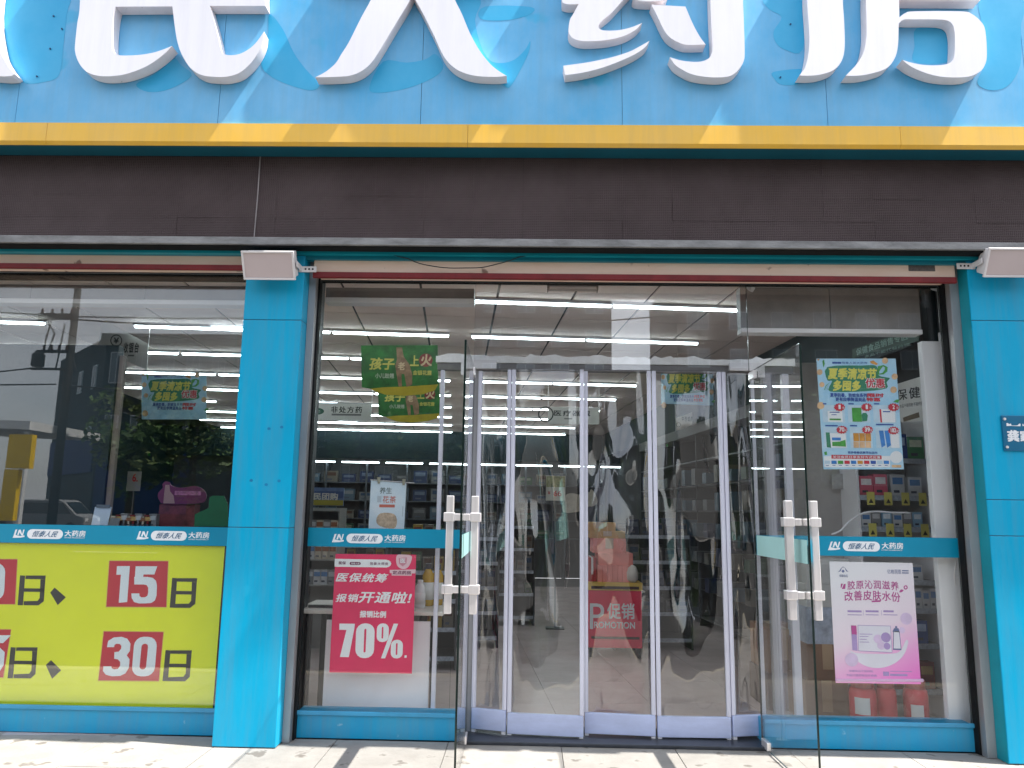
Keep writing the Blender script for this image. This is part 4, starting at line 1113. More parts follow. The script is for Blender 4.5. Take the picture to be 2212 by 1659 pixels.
# ================================================================== POSTERS AND NOTICES
PY = .0145                                             # just inside the panes
ink_red = M('print_red', (.45, .02, .03), .5, .4)
ink_black = M('print_black', (.015, .014, .012), .4, .5, var=0)
ink_white = white
def sheet(name, px, mat, label, cat, Y=PY, th=.0015, group=None):
    """px: bottom left, bottom right, top right, top left, measured"""
    pts = outline(Y, px)
    c = sum(pts, Vector()) / 4
    t = root(name, (c.x, Y, min(p.z for p in pts)), label, cat, group)
    b = MB(); b.prism(pts, (0, th, 0)); part('sheet', b, mat, t)
    return t
def layer(k, Y=PY): return Y - .0008 - .0009 * k

# -- lime poster with the dates, left window
lime = M('lime_print', (.82, .87, .004), .35, .5, var=.05, vs=1.3, bump=.12, bs=3)
za, zb_ = U(230, 1527, PY).z, U(230, 1176, PY).z
x1 = U(473, 1350, PY).x
t = root('date_poster', ((x1 - 6.4) / 2, PY, za), 'big lime green poster with dates in red squares inside the left window', 'poster')
b = MB(); b.box(-6.4, x1, PY, PY + .002, za, zb_); part('sheet', b, lime, t)
sqr = M('square_red', (.55, .006, .025), .4, .5, var=.04); edge = M('square_edge', (.72, .55, .10), .4, .5, var=.03); pale = M('digit_white', (.74, .80, .84), .4, .5, var=.02)
y1_, y2_, y3_ = layer(0), layer(1), layer(2)
for sq, rim, dig, sig, comma in (
        ([(678, 630), (1060, 632), (1072, 340), (698, 338)], 6, None, [(1082, 636), (1212, 638), (1245, 612), (1258, 448), (1098, 446)], [(348, 508), (420, 570), (368, 620), (320, 540)]),
        ([(628, 1100), (1012, 1103), (1042, 792), (662, 788)], 6, None, [(1036, 1104), (1180, 1106), (1210, 1078), (1224, 908), (1056, 906)], [(325, 970), (390, 1035), (332, 1090), (292, 1002)])):
    b = MB(); cx_ = sum(p[0] for p in sq) / 4; cy_ = sum(p[1] for p in sq) / 4
    b.face(outline(y1_, d1(*[(cx_ + (x - cx_) * 1.025, cy_ + (y - cy_) * 1.03) for x, y in sq])), 1); b.face(outline(y2_, d1(*sq)), 0)
    part('red_square', b, [sqr, edge], t)
    b = MB()                                           # the sign for day, with a cut corner, as frame and bar
    (ax, ay), (bx, by), (ex, ey), (fx, fy), (gx, gy_) = sig
    ins = 26
    tl, tr, br_, bl = (gx, gy_), (fx, fy), (bx, by), (ax, ay)
    mid = ((gy_ + ay) / 2)
    b.face(outline(y1_, d1((ax, ay), (gx, gy_), (gx + ins + 6, gy_ + 2), (ax + ins + 8, ay + 1))), 0)
    b.face(outline(y1_, d1((gx + ins + 6.2, gy_ + 2), (fx, fy), (fx - 3, fy + 24), (gx + ins + 4, gy_ + 24))), 0)
    b.face(outline(y1_, d1((fx - 3, fy + 24.4), (ex, ey), (ex - 27, ey - 2), (fx - 34, fy + 24.2))), 0)
    b.face(outline(y1_, d1((ex - 27.2, ey - 20), (ex, ey), (bx, by), (ax + ins + 8.2, ay + 1), (ax + ins + 9, ay - 24), (ex - 40, ey - 2)),), 0)
    b.face(outline(layer(.4), d1((ax + 18, mid + 10), (gx + 16, mid - 12), (fx - 10, mid - 10), (fx - 12, mid + 12))), 0)
    b.face(outline(y1_, d1(*comma)), 0)
    b.face(outline(layer(.4), d1(*[(x - (970 if sq[0][1] < 700 else 988), y - (16 if sq[0][1] < 700 else 18)) for x, y in [(ax, ay), (gx, gy_), (gx + ins + 6, gy_ + 2), (ax + ins + 8, ay + 1)]])), 0)
    ofx, ofy = (966, 17) if sq[0][1] < 700 else (984, 19)
    for quad in ([(gx + ins + 6.2, gy_ + 2), (fx, fy), (fx - 3, fy + 24), (gx + ins + 4, gy_ + 24)], [(fx - 3, fy + 24.4), (ex, ey), (ex - 27, ey - 2), (fx - 34, fy + 24.2)],
                 [(ex - 27.2, ey - 20), (ex, ey), (bx, by), (ax + ins + 8.2, ay + 1), (ax + ins + 9, ay - 24), (ex - 40, ey - 2)], [(ax + 18, mid + 10), (gx + 16, mid - 12), (fx - 10, mid - 10), (fx - 12, mid + 12)]):
        b.face(outline(layer(.5), d1(*[(x - ofx, y - ofy) for x, y in quad])), 0)
    part('lettering', b, ink_black, t)
def strokes(b, Y, f, polys, m=0):
    for pts in polys: b.face(outline(Y, f(*pts)), m)
b = MB()
strokes(b, y3_, d1, [[(746, 371), (828, 371), (811, 600), (757, 605), (771, 426), (742, 426)],
                     [(865, 372), (1003, 372), (985, 424), (915, 424), (912, 452), (858, 470)], ])
# 5: upper stroke, neck and bowl
strokes(b, layer(2.3), d1, [smoothpts(d1(*[(856, 440), (940, 440), (985, 452), (1000, 490), (998, 560), (985, 595), (950, 608), (880, 608), (845, 590), (838, 545), (885, 545), (890, 568), (935, 568), (944, 545), (944, 500), (930, 488), (858, 488)]), 3, {0, 9, 10, 16})] if False else
        [[(856, 440), (940, 440), (975, 446), (995, 465), (1001, 495), (998, 560), (988, 590), (965, 606), (925, 609), (885, 609), (855, 600), (840, 575), (838, 545), (888, 545), (890, 562), (902, 570), (925, 570), (940, 560), (945, 540), (945, 508), (935, 492), (915, 488), (856, 488)]])
# 30
strokes(b, y3_, d1, [[(690, 848), (725, 826), (775, 822), (812, 834), (832, 865), (828, 912), (808, 940), (826, 965), (822, 1020), (800, 1055), (765, 1072), (715, 1074), (675, 1064), (656, 1040), (660, 1010), (710, 1010), (712, 1022), (728, 1030), (752, 1026), (766, 1006), (766, 982), (752, 966), (728, 962), (730, 920), (758, 916), (772, 898), (774, 880), (764, 868), (742, 866), (730, 874), (728, 888), (682, 888)]])
def ring(b, Y, f, out, inn, m=0):
    n = len(out); o, i = outline(Y, f(*out)), outline(Y, f(*inn))
    for k in range(n): b.face([o[k], o[(k + 1) % n], i[(k + 1) % n], i[k]], m)
def rr(x0, y0, x1, y1, r, sk=0):
    pts = []
    for cx_, cy_, a in ((x1 - r, y0 + r, -90), (x1 - r, y1 - r, 0), (x0 + r, y1 - r, 90), (x0 + r, y0 + r, 180)):
        for q in range(5):
            t_ = R(a + q * 22.5); pts.append((cx_ + r * math.cos(t_) + sk * ((y1 - (cy_ + r * math.sin(t_))) / (y1 - y0)), cy_ + r * math.sin(t_)))
    return pts
ring(b, y3_, d1, rr(838, 822, 984, 1074, 58, 20), rr(888, 866, 930, 1030, 20, 16))
ring(b, y3_, d1, rr(-122, 352, 24, 588, 58, 12), rr(-72, 396, -30, 546, 20, 10))                     # the nought of the cropped 10
b.face(outline(y3_, d1((-120, 812), (70, 812), (20, 862), (-60, 862), (-66, 892), (-124, 892))), 0)
b.face(outline(layer(2.3), d1((-124, 880), (-10, 882), (30, 920), (24, 1000), (-10, 1056), (-90, 1060), (-150, 1010), (-90, 1000), (-40, 1010), (-24, 960), (-60, 926), (-124, 930))), 0)
part('digits', b, pale, t)
b = MB(); b.face(outline(y1_, d1((-180, 616), (100, 617), (114, 324), (-170, 322))), 1); b.face(outline(layer(.5), d1((-178, 612), (95, 614), (110, 328), (-168, 326))), 0)
b.face(outline(y1_, d1((-250, 1082), (25, 1085), (74, 772), (-230, 768))), 1); b.face(outline(layer(.5), d1((-248, 1078), (20, 1081), (70, 776), (-228, 772))), 0)
part('red_square', b, [sqr, edge], t)

# -- red insurance poster on the left pane
t = sheet('insurance_poster', p3((52, 1556), (1090, 1572), (1145, 78), (132, 66)), M('poster_pink_red', (.74, .018, .11), .35, .5, var=.10, vs=2.0, bump=.25, bs=7), 'pink-red poster reading 70% in big white figures on the left glass pane', 'poster')
b = MB(); yy = layer(0)
b.face(outline(yy, p3(*([(118, 228), (122, 128)] + [(770, 140), (800, 148), (822, 165), (832, 188), (822, 212), (800, 230), (770, 238)]))), 0)
words(b, '医保统筹', yy, p3((150, 308), (780, 422)), bold=.02, gap=1.15, shear=.06)
words(b, '报销', yy, p3((140, 568), (415, 672)), bold=.02, gap=1.15, shear=.08)
words(b, '开通啦!', yy, p3((432, 540), (1082, 688)), bold=.022, gap=1.08, shear=.06)
words(b, '报销比例', yy, p3((435, 782), (766, 868)), bold=.035)
b.face(outline(yy, p3((180, 942), (375, 944), (365, 1020), (298, 1364), (186, 1362), (268, 1022), (178, 1020))), 0)
ring(b, yy, p3, rr(378, 940, 612, 1376, 105, 14), rr(482, 1008, 508, 1304, 12, 12))
ring(b, yy, p3, rr(645, 940, 795, 1174, 68, 8), rr(708, 984, 728, 1130, 9, 6))
ring(b, yy, p3, rr(822, 1146, 972, 1380, 68, 8), rr(886, 1188, 906, 1336, 9, 6))
b.face(outline(yy, p3((862, 942), (918, 944), (754, 1380), (702, 1378))), 0)
b.face(outline(yy, p3((998, 1340), (1026, 1340), (1024, 1372), (996, 1372))), 0)
pill(b, layer(1), p3((308, 168), (448, 206)), 1)
words(b, '恒泰人民', layer(2), p3((326, 175), (432, 200)), bold=.01, m=0)
words(b, '恒泰大药房', layer(1), p3((562, 172), (792, 208)), bold=.01, m=1, gap=1.3)
words(b, '医保', layer(1), p3((172, 160), (262, 200)), bold=.02, m=1)
# shield emblem with its ribbon
b.face(outline(layer(1), p3(*smoothpts([(902, 85), (985, 76), (1085, 92), (1078, 170), (1040, 235), (985, 258), (925, 235), (895, 180)], 3))), 2)
b.face(outline(layer(2), p3((925, 120), (1030, 110), (1022, 185), (975, 225), (930, 190))), 3)
words(b, '医', layer(3), p3((945, 125), (1010, 180)), bold=.02, m=0)
b.face(outline(layer(1), p3((812, 268), (1140, 262), (1132, 312), (1088, 312), (1086, 342), (836, 338), (838, 310), (812, 306))), 2)
words(b, '定点药房', layer(2), p3((848, 278), (1080, 326)), bold=.02, m=1)
part('lettering', b, [ink_white, M('print_plum', (.16, .02, .08), .5, .4, var=0), M('print_pale_pink', (.78, .52, .58), .4, .5, var=.05), M('print_rose', (.62, .25, .33), .4, .5, var=.1)], t)

# -- pink collagen poster (roll with a round end below)
pk = M('poster_lilac_pink', (.74, .74, .84), .4, .4, var=0)
nt = pk.node_tree; n, l = nt.nodes, nt.links
g_ = n.new('ShaderNodeNewGeometry'); dp = n.new('ShaderNodeVectorMath'); dp.operation = 'DOT_PRODUCT'; dp.inputs[1].default_value = (.45, 0, -1.0)
rp = n.new('ShaderNodeValToRGB'); mr = n.new('ShaderNodeMapRange')
pc = outline(PY, p2((130, 1590), (1200, 1608), (1095, 85), (50, 65)))
f_ = lambda p: .45 * p.x - p.z
mr.inputs[1].default_value = f_(pc[3]); mr.inputs[2].default_value = f_(pc[1])
e = rp.color_ramp.elements; e[0].position = .15; e[0].color = (.86, .85, .90, 1); e[1].position = .95; e[1].color = (.90, .20, .66, 1)
x_ = rp.color_ramp.elements.new(.55); x_.color = (.88, .74, .85, 1)
x_ = rp.color_ramp.elements.new(.78); x_.color = (.90, .38, .74, 1)
l.new(g_.outputs['Position'], dp.inputs[0]); l.new(dp.outputs['Value'], mr.inputs[0]); l.new(mr.outputs[0], rp.inputs[0]); l.new(rp.outputs[0], n['Principled BSDF'].inputs['Base Color'])
t = sheet('collagen_poster', p2((130, 1590), (1200, 1608), (1095, 85), (50, 65)), pk, 'white and pink poster with magenta characters and a bottle on the right glass pane', 'poster')
mag = M('print_magenta', (.50, .07, .30), .5, .4, var=.06); lil = M('print_lilac', (.42, .30, .60), .5, .4, var=.1, vs=20); slate = M('print_slate', (.14, .18, .36), .5, .4, var=0); bub = M('print_bubble', (.72, .56, .80), .4, .5, var=.1, vs=14); crm = M('print_cream', (.78, .76, .86), .4, .5, var=.04, vs=10)
b = MB(); yy = layer(0)
words(b, '胶原沁润滋养', yy, p2((275, 318), (920, 430)), bold=.012, m=0, arch=.16, gap=1.12)
words(b, '改善皮肤水份', yy, p2((240, 450), (940, 575)), bold=.012, m=0, arch=.16, gap=1.06)
for pts in ([(195, 345), (222, 345), (200, 400), (192, 395)], [(232, 350), (255, 348), (248, 412), (205, 412)], [(930, 440), (950, 415), (985, 425), (965, 450), (932, 456)], [(580, 560), (700, 552), (690, 575), (582, 578)]):
    b.face(outline(yy, p2(*pts)), 0)
ring(b, yy, p2, rr(982, 365, 1034, 420, 26), rr(996, 380, 1020, 405, 12), 0)
words(b, '亿格润恩', yy, p2((778, 166), (950, 222)), bold=.005, m=2)
for k in range(2): rect(b, yy, p2((962, 176 + 28 * k), (1045, 190 + 28 * k)), 2)
pts = [(155, 200), (190, 190), (205, 150), (222, 138), (245, 150), (260, 190), (292, 196), (270, 178), (250, 150), (222, 130), (195, 152), (178, 180)]
b.face(outline(yy, p2(*pts)), 2); b.face(outline(yy, p2((222, 168), (244, 188), (222, 210), (200, 188))), 2)
words(b, '保健食品', yy, p2((175, 228), (282, 264)), bold=.003, m=2)
for x0, x1 in ((278, 455), (505, 668), (728, 858)): rect(b, yy, p2((x0, 680), (x1, 705)), 1)
for x0, x1 in ((278, 455), (505, 668), (728, 905)): rect(b, yy, p2((x0, 732), (x1, 742)), 1)
for x in (474, 703): rect(b, yy, p2((x, 680), (x + 4, 745)), 1)
b.face(outline(yy, smoothpts(p2((310, 1190), (420, 1330), (560, 1395), (720, 1400), (880, 1340), (990, 1230), (1040, 1080), (1010, 1060), (940, 1190), (820, 1225), (560, 1225), (380, 1215)), 4)), 4)
b.face(outline(layer(1), p2((322, 870), (388, 872), (405, 1190), (340, 1180))), 1); b.face(outline(layer(2), p2((322, 870), (388, 872), (396, 985), (331, 980))), 0)
b.face(outline(layer(.6), p2((406, 864), (820, 874), (841, 1212), (414, 1192))), 1); b.face(outline(layer(1), p2((412, 870), (815, 880), (835, 1205), (420, 1185))), 4)
for k, (x, y, r_) in enumerate(((660, 1040, 52), (760, 1020, 58), (700, 1120, 48), (775, 1130, 40))):
    c_ = U(*p2((x, y))[0], layer(2 + .3 * k)); disc(b, c_, r_ * .3135 / 1.8228 / FOC * 5.4, r_ * .3135 / 1.8228 / FOC * 5.4, 16, (3, 1, 3, 1)[k])
for y, w in ((975, 160), (1005, 110), (1040, 90), (1075, 120)): rect(b, layer(2), p2((430, y), (430 + w, y + 8)), 1)
b.face(outline(layer(.6), p2((852, 936), (932, 938), (956, 1180), (850, 1176))), 2); b.face(outline(layer(1), p2((860, 940), (925, 942), (948, 1175), (858, 1170))), 4); b.face(outline(layer(1), p2((842, 950), (862, 905), (918, 905), (936, 955))), 2); b.face(outline(layer(1), p2((876, 878), (900, 878), (903, 902), (876, 902))), 2); rect(b, layer(2), p2((858, 1160), (950, 1174)), 2)
for x, y, r_ in ((1015, 785, 70), (962, 930, 36), (330, 1300, 78)):
    c_ = U(*p2((x, y))[0], layer(1)); q = r_ * .3135 / 1.8228 / FOC * 5.4; disc(b, c_, q, q, 20, 3)
words(b, '保健食品不是药物,', yy, p2((295, 1430), (605, 1458)), bold=.004, m=1)
words(b, '不能代替药物治疗疾病', yy, p2((262, 1482), (645, 1512)), bold=.004, m=1)
rect(b, yy, p2((725, 1450), (800, 1505)), 1); rect(b, yy, p2((812, 1444), (1085, 1452)), 1); rect(b, yy, p2((812, 1480), (1030, 1506)), 1)
part('print', b, [mag, lil, slate, bub, crm], t)
b = MB(); a, c = U(*p2((130, 1556))[0], PY + .004), U(*p2((1225, 1560))[0], PY + .004); b.tube([a, c], .011, 10); part('bottom_rod', b, M('rod_pink', (.78, .50, .74), .4, .5, var=.04), t)

# -- blue summer sale posters: one on the right pane, two hanging inside
sky_m = M('poster_sky', (.30, .58, .80), .4, .4, var=.12, vs=5, col2=(.50, .72, .86))
SALE = [M('sale_yellow', (.70, .66, .12), .4, .5, var=.1, vs=20), M('sale_green', (.03, .22, .12), .4, .5, var=.06), M('sale_red', (.55, .025, .05), .4, .5, var=.05), white, M('sale_navy', (.03, .09, .36), .4, .5, var=.1, vs=20),
        M('sale_leaf', (.06, .32, .05), .4, .5, var=.2, vs=30), M('sale_orange', (.62, .28, .04), .4, .5, var=.2, vs=30), M('sale_blue', (.04, .22, .60), .4, .5, var=.2, vs=20), M('sale_peach', (.72, .46, .26), .4, .5, var=.2, vs=20)]
def star(b, Y, f, cx_, cy_, rx, ry, m, n=13):
    b.face(outline(Y, f(*[(cx_ + rx * (1 if k % 2 else .80) * math.cos(math.pi * k / n), cy_ + ry * (1 if k % 2 else .80) * math.sin(math.pi * k / n)) for k in range(2 * n)])), m)
def headline(b, Y, f, k=1.0):
    L = lambda i: Y - .0009 * i
    b.face(outline(L(0), smoothpts(f((235, 190), (700, 170), (900, 175), (930, 300), (1030, 330), (1085, 345), (1040, 400), (1040, 480), (760, 520), (330, 530), (250, 490), (300, 380), (235, 370)), 3)), 1)
    words(b, '夏季清凉节', L(1), f((245, 205), (905, 360)), bold=.04, m=0, shear=.03)
    words(b, '多囤多', L(1), f((312, 372), (690, 518)), bold=.04, m=0, shear=.04)
    words(b, '优惠', L(1), f((750, 340), (1022, 480)), bold=.085, m=3)
    words(b, '优惠', L(2), f((756, 346), (1016, 474)), bold=.02, m=2)
    ring(b, L(1.5), f, [(920 + 0, 180), (1000, 165), (1055, 190), (1050, 250), (1000, 290), (920, 295)], [(940, 250), (990, 180), (1020, 195), (1015, 230), (985, 270), (940, 280)], 5)
    ring(b, L(1.5), f, [(190, 500), (215, 440), (265, 400), (250, 430), (225, 480), (268, 500)], [(200, 498), (222, 445), (262, 405), (248, 432), (220, 482), (260, 502)], 5)
def sale(px, Y, label, f, full=True, group='summer sale posters'):
    t = sheet('sale_poster', px, sky_m, label, 'poster', Y, .0015, group)
    b = MB(); Y0 = Y - .0008; L = lambda i: Y0 - .0009 * i
    headline(b, L(0), f)
    for x, y, r_ in ((1020, 105, 42), (130, 260, 40), (1150, 320, 42), (160, 430, 36), (1135, 500, 46), (145, 715, 50)):
        b.face(outline(L(.5), f(*[(x + r_ * math.cos(a * .52), y + r_ * math.sin(a * .52)) for a in range(12)])), 8)
    for pts in ([(810, 115), (860, 100), (925, 150), (900, 165), (830, 140)], [(90, 85), (135, 80), (110, 108)]): b.face(outline(L(.4), f(*pts)), 6)
    for pts in ([(1130, 665), (1170, 635), (1215, 630), (1200, 680)], [(165, 110), (190, 85), (200, 150), (180, 200)], [(190, 1350), (225, 1340), (232, 1385), (200, 1390)]): b.face(outline(L(.4), f(*pts)), 5)
    words(b, '恒泰人民大药房', L(0), f((430, 118), (775, 150)), bold=.004, m=4, gap=1.2)
    rect(b, L(0), f((300, 120), (422, 146)), 4)
    words(b, '夏季防暑、防蚊虫系列', L(1), f((272, 545), (770, 602)), bold=.03, m=4)
    words(b, '更有应季降温商品', L(1), f((345, 604), (755, 660)), bold=.03, m=4)
    words(b, '限时', L(1), f((775, 548), (1005, 602)), bold=.04, m=2)
    words(b, '特惠', L(1), f((765, 606), (955, 660)), bold=.04, m=2)
    if full:
        for x, y, w, h in ((170, 710, 300, 235), (515, 710, 300, 235), (860, 710, 310, 235), (185, 1010, 310, 285), (545, 1010, 300, 285), (895, 1010, 330, 285)): rect(b, L(.2), f((x, y), (x + w, y + h)), 9)
        rect(b, L(1), f((240, 790), (440, 935)), 3); rect(b, L(2), f((265, 892), (418, 915)), 5); rect(b, L(2), f((265, 800), (400, 812)), 4); rect(b, L(2), f((290, 835), (360, 845)), 4)
        rect(b, L(1), f((572, 745), (700, 935)), 5); b.face(outline(L(2), f((700, 840), (720, 815), (765, 815), (785, 850), (775, 925), (710, 930))), 1); rect(b, L(1), f((715, 780), (752, 812)), 3)
        b.face(outline(L(1), f((935, 765), (1150, 770), (1160, 945), (950, 945))), 3); b.face(outline(L(2), f((942, 765), (965, 765), (980, 945), (957, 945))), 2); rect(b, L(2), f((990, 790), (1090, 806)), 4)
        b.face(outline(L(1), f((212, 1080), (265, 1082), (285, 1290), (228, 1282))), 1); b.face(outline(L(1), f((268, 1090), (480, 1095), (498, 1285), (286, 1285))), 3); rect(b, L(2), f((298, 1150), (418, 1190)), 7); b.face(outline(L(2), f((300, 1210), (400, 1205), (480, 1180), (488, 1275), (302, 1265))), 5)
        for k in range(3):
            rect(b, L(1), f((588 + 82 * k, 1090), (664 + 82 * k, 1200)), 6); rect(b, L(1), f((590 + 82 * k, 1205), (664 + 82 * k, 1290)), 8)
        for x in (935, 1010): b.face(outline(L(1), f((x, 1055), (x + 62, 1055), (x + 90, 1255), (x + 38, 1290))), 7)
        rect(b, L(1), f((1100, 1100), (1210, 1290)), 3)
        for (x, y), s, sub in (((400, 738), '1', '元'), ((770, 738), '1', '元'), ((1135, 738), '2', '元'), ((432, 1045), '70', '元'), ((780, 1045), '39', '元'), ((1135, 1055), '182', '元')):
            star(b, L(3), f, x, y, 82, 58, 2)
            words(b, s, L(4), f((x - (14 if len(s) == 1 else 38), y - 34), (x + (16 if len(s) == 1 else 34), y + 26)), bold=.03, m=3); words(b, sub, L(4), f((x + 38, y - 6), (x + 64, y + 22)), bold=.02, m=3)
        for x, y, w in ((175, 682, 46), (520, 682, 74), (868, 682, 74), (205, 980, 170), (542, 980, 96), (895, 965, 240)): rect(b, L(1), f((x, y), (x + w, y + 18)), 4)
        words(b, '更多惊喜优惠尽在店内', L(1), f((512, 1338), (912, 1372)), bold=.02, m=4)
        b.face(outline(L(.2), f((185, 1405), (1090, 1400), (1090, 1555), (195, 1555))), 3)
        rect(b, L(1), f((290, 1390), (972, 1442)), 2); words(b, '关注会员日享支付方式优惠', L(2), f((308, 1398), (955, 1436)), bold=.01, m=3)
        for k, c_ in enumerate((9, 7, 5, 2, 7, 6, 2, 4, 9, 7)): rect(b, L(1), f((200 + 89 * k, 1465), (272 + 89 * k, 1510)), c_); rect(b, L(1), f((215 + 89 * k, 1526), (255 + 89 * k, 1534)), 4)
        b.face(outline(L(1), f(*[(1172 + 86 * math.cos(a * .314), 1418 + 84 * math.sin(a * .314)) for a in range(20)])), 3)
        rect(b, L(1), f((1112, 1522), (1240, 1558)), 8)
    part('print', b, SALE + [M('sale_pale', (.52, .68, .80), .4, .4, var=.08, vs=12)], t)
    return t
sale(p1((182, 1582), (1276, 1582), (1164, 76), (86, 76)), PY, 'pale blue summer sale poster full of products on the right glass pane', p1)
def map_to(x0, y0, x1, y1):
    return lambda *pts: [(x0 + (x - 86) / 1090 * (x1 - x0), y0 + (y - 76) / 1500 * (y1 - y0)) for x, y in pts]
sale([(1428, 872), (1541, 876), (1541, 795), (1428, 793)], 4.2, 'blue sale banner hanging inside above the doorway aisle', map_to(1428, 790, 1541, 990), False)
sale([(306, 906), (446, 906), (446, 812), (306, 812)], 3.0, 'blue sale banner hanging behind the left window', map_to(306, 806, 446, 1010), False)

# -- green hanging banners with a yellow curved foot
gm = M('banner_green', (.020, .13, .025), .5, .4, var=.45, vs=9); gy_m = M('banner_yellow', (.42, .32, .02), .5, .4, var=.15, vs=8)
def banner(dx, dy, k, Y, label):
    f = lambda *pts: [(g1((x, y))[0][0] * 1.0 + dx + 0, g1((x, y))[0][1] + dy) for x, y in [(780 + (x - 780) * k, 600 + (y - 600) * k) for x, y in pts]]
    pts = f((95, 135), (1450, 130), (1460, 820), (1400, 930), (1180, 1000), (850, 1028), (520, 1005), (330, 940), (260, 900), (110, 870))
    o = outline(Y, pts); c = sum(o, Vector()) / len(o)
    t = root('hanging_banner', (c.x, Y, c.z), label, 'banner', 'green banners hanging from the ceiling')
    b = MB(); b.prism(o, (0, .003, 0)); part('sheet', b, gm, t)
    y = Y - .002
    b = MB(); b.face(outline(y, f((260, 900), (480, 875), (850, 862), (1040, 850), (1458, 822), (1400, 928), (1180, 998), (850, 1026), (520, 1003), (330, 938))), 1)
    words(b, '孩子', y, f((250, 350), (690, 565)), bold=.03, m=0, shear=.05); words(b, '老', y - .001, f((745, 430), (870, 570)), bold=.03, m=3)
    words(b, '上', y, f((965, 310), (1120, 500)), bold=.03, m=0)
    c_ = f((1240, 395))[0]; cc = U(*c_, y - .0005); q = abs(U(*f((1360, 395))[0], y).x - cc.x); disc(b, cc, q, q, 20, 2)
    words(b, '火', y - .002, f((1150, 290), (1350, 500)), bold=.03, m=3)
    words(b, '小儿豉翘', y, f((345, 625), (680, 715)), bold=.02, m=4); words(b, '金银花露', y, f((1010, 575), (1345, 660)), bold=.02, m=0)
    b.face(outline(y - .001, f((720, 170), (820, 170), (850, 330), (900, 400), (950, 470), (1000, 640), (1000, 830), (900, 870), (860, 640), (810, 640), (820, 860), (760, 860), (700, 500), (730, 380))), 5)
    part('print', b, [M('banner_gold', (.55, .48, .10), .5, .4, var=.1), gy_m, M('banner_red', (.20, .015, .02), .5, .4, var=.1), M('banner_cream', (.58, .42, .26), .5, .4, var=.05), M('banner_white', (.42, .46, .36), .5, .4, var=.1, vs=30), M('banner_brown', (.26, .15, .09), .5, .4, var=.4, vs=12)], t)
    b = MB()
    for x in (200, 1340):
        p = U(*f((x, 132))[0], Y + .001); b.tube([p, Vector((p.x, p.y, ZC - .002))], .003, 5)
    part('hanger_wire', b, steel, t)
banner(0, 0, 1.0, 2.6, 'green banner with yellow characters hanging behind the left pane, the nearer one')
banner(20, 68, .80, 3.9, 'green banner hanging lower and further back, below the first green one')

# -- white hanging department signs
def dept(px, Y, label, text, tp, ov=None, sub=None, mark=None, yaw=0):
    o = outline(Y, px); c = sum(o, Vector()) / 4
    t = root('hanging_sign', (c.x, Y, c.z), label, 'sign', 'white department signs hanging inside')
    b = MB(); b.prism(o, (0, .012, 0)); part('board', b, M('sign_grey_white', (.74, .73, .70), .5, .4, var=.06), t)
    b = MB(); y = Y - .0012
    words(b, text, y, tp, bold=.02, m=0, gap=1.25)
    if ov: 
        a, c2__ = ov; ce = U((a[0] + c2__[0]) / 2, (a[1] + c2__[1]) / 2, y); disc(b, ce, abs(U(*c2__, y).x - U(*a, y).x) / 2, abs(U(*a, y).z - U(*c2__, y).z) / 2, 22, 1)
        words(b, 'OTC', y - .001, [((ov[0][0] * .75 + ov[1][0] * .25), (ov[0][1] * .62 + ov[1][1] * .38)), ((ov[0][0] * .25 + ov[1][0] * .75), (ov[0][1] * .38 + ov[1][1] * .62))], bold=.01, m=2)
    if mark:
        (cx_, cy_), r_, ch = mark; ring(b, y, lambda *p: list(p), [(cx_ + r_ * math.cos(a * .4), cy_ + r_ * math.sin(a * .4)) for a in range(16)], [(cx_ + r_ * .84 * math.cos(a * .4), cy_ + r_ * .84 * math.sin(a * .4)) for a in range(16)], 0)
        if ch: words(b, ch, y, [(cx_ - r_ * .45, cy_ - r_ * .5), (cx_ + r_ * .45, cy_ + r_ * .5)], bold=.02, m=0)
    if sub: rect(b, y, sub, 3)
    part('lettering', b, [M('sign_ink', (.03, .035, .035), .5, .4, var=0), M('otc_green', (.005, .09, .05), .4, .5, var=0), white, M('sign_sub', (.20, .20, .20), .5, .4, var=0)], t)
    b = MB()
    for q in (o[3], o[2]):
        b.tube([q + Vector((0, .006, -.005)), Vector((q.x, q.y + .006, ZC - .002))], .003, 5)
    part('hanger_wire', b, steel, t)
dept(c5((218, 1450), (798, 1452), (805, 1312), (228, 1290)), 4.6, 'white hanging sign with a dark green oval behind the left pane', '非处方药', c5((450, 1328), (720, 1385)), ov=c5((256, 1338), (388, 1402)), sub=c5((455, 1392), (712, 1408)))
dept(c6((345, 1480), (795, 1486), (795, 1342), (350, 1330)), 5.0, 'white hanging sign over the doorway aisle, behind the curtain', '医疗器械', c6((400, 1362), (715, 1412)), mark=(c6((330, 1395))[0], 17, None), sub=c6((490, 1430), (560, 1440)))
dept(c6((1460, 1545), (1632, 1480), (1632, 1364), (1460, 1432)), 5.6, 'white hanging sign tilted towards the right wall, behind the curtain', '中西成药', c6((1515, 1415), (1610, 1460)), mark=(c6((1485, 1488))[0], 5, None))
dept(c4((636, 610), (948, 750), (958, 582), (656, 418)), 1.9, 'white hanging cashier sign with a yen mark behind the left window', '收银台', c4((800, 572), (898, 640)), mark=(c4((752, 560))[0], 13, '¥'), sub=c4((828, 652), (868, 662)))
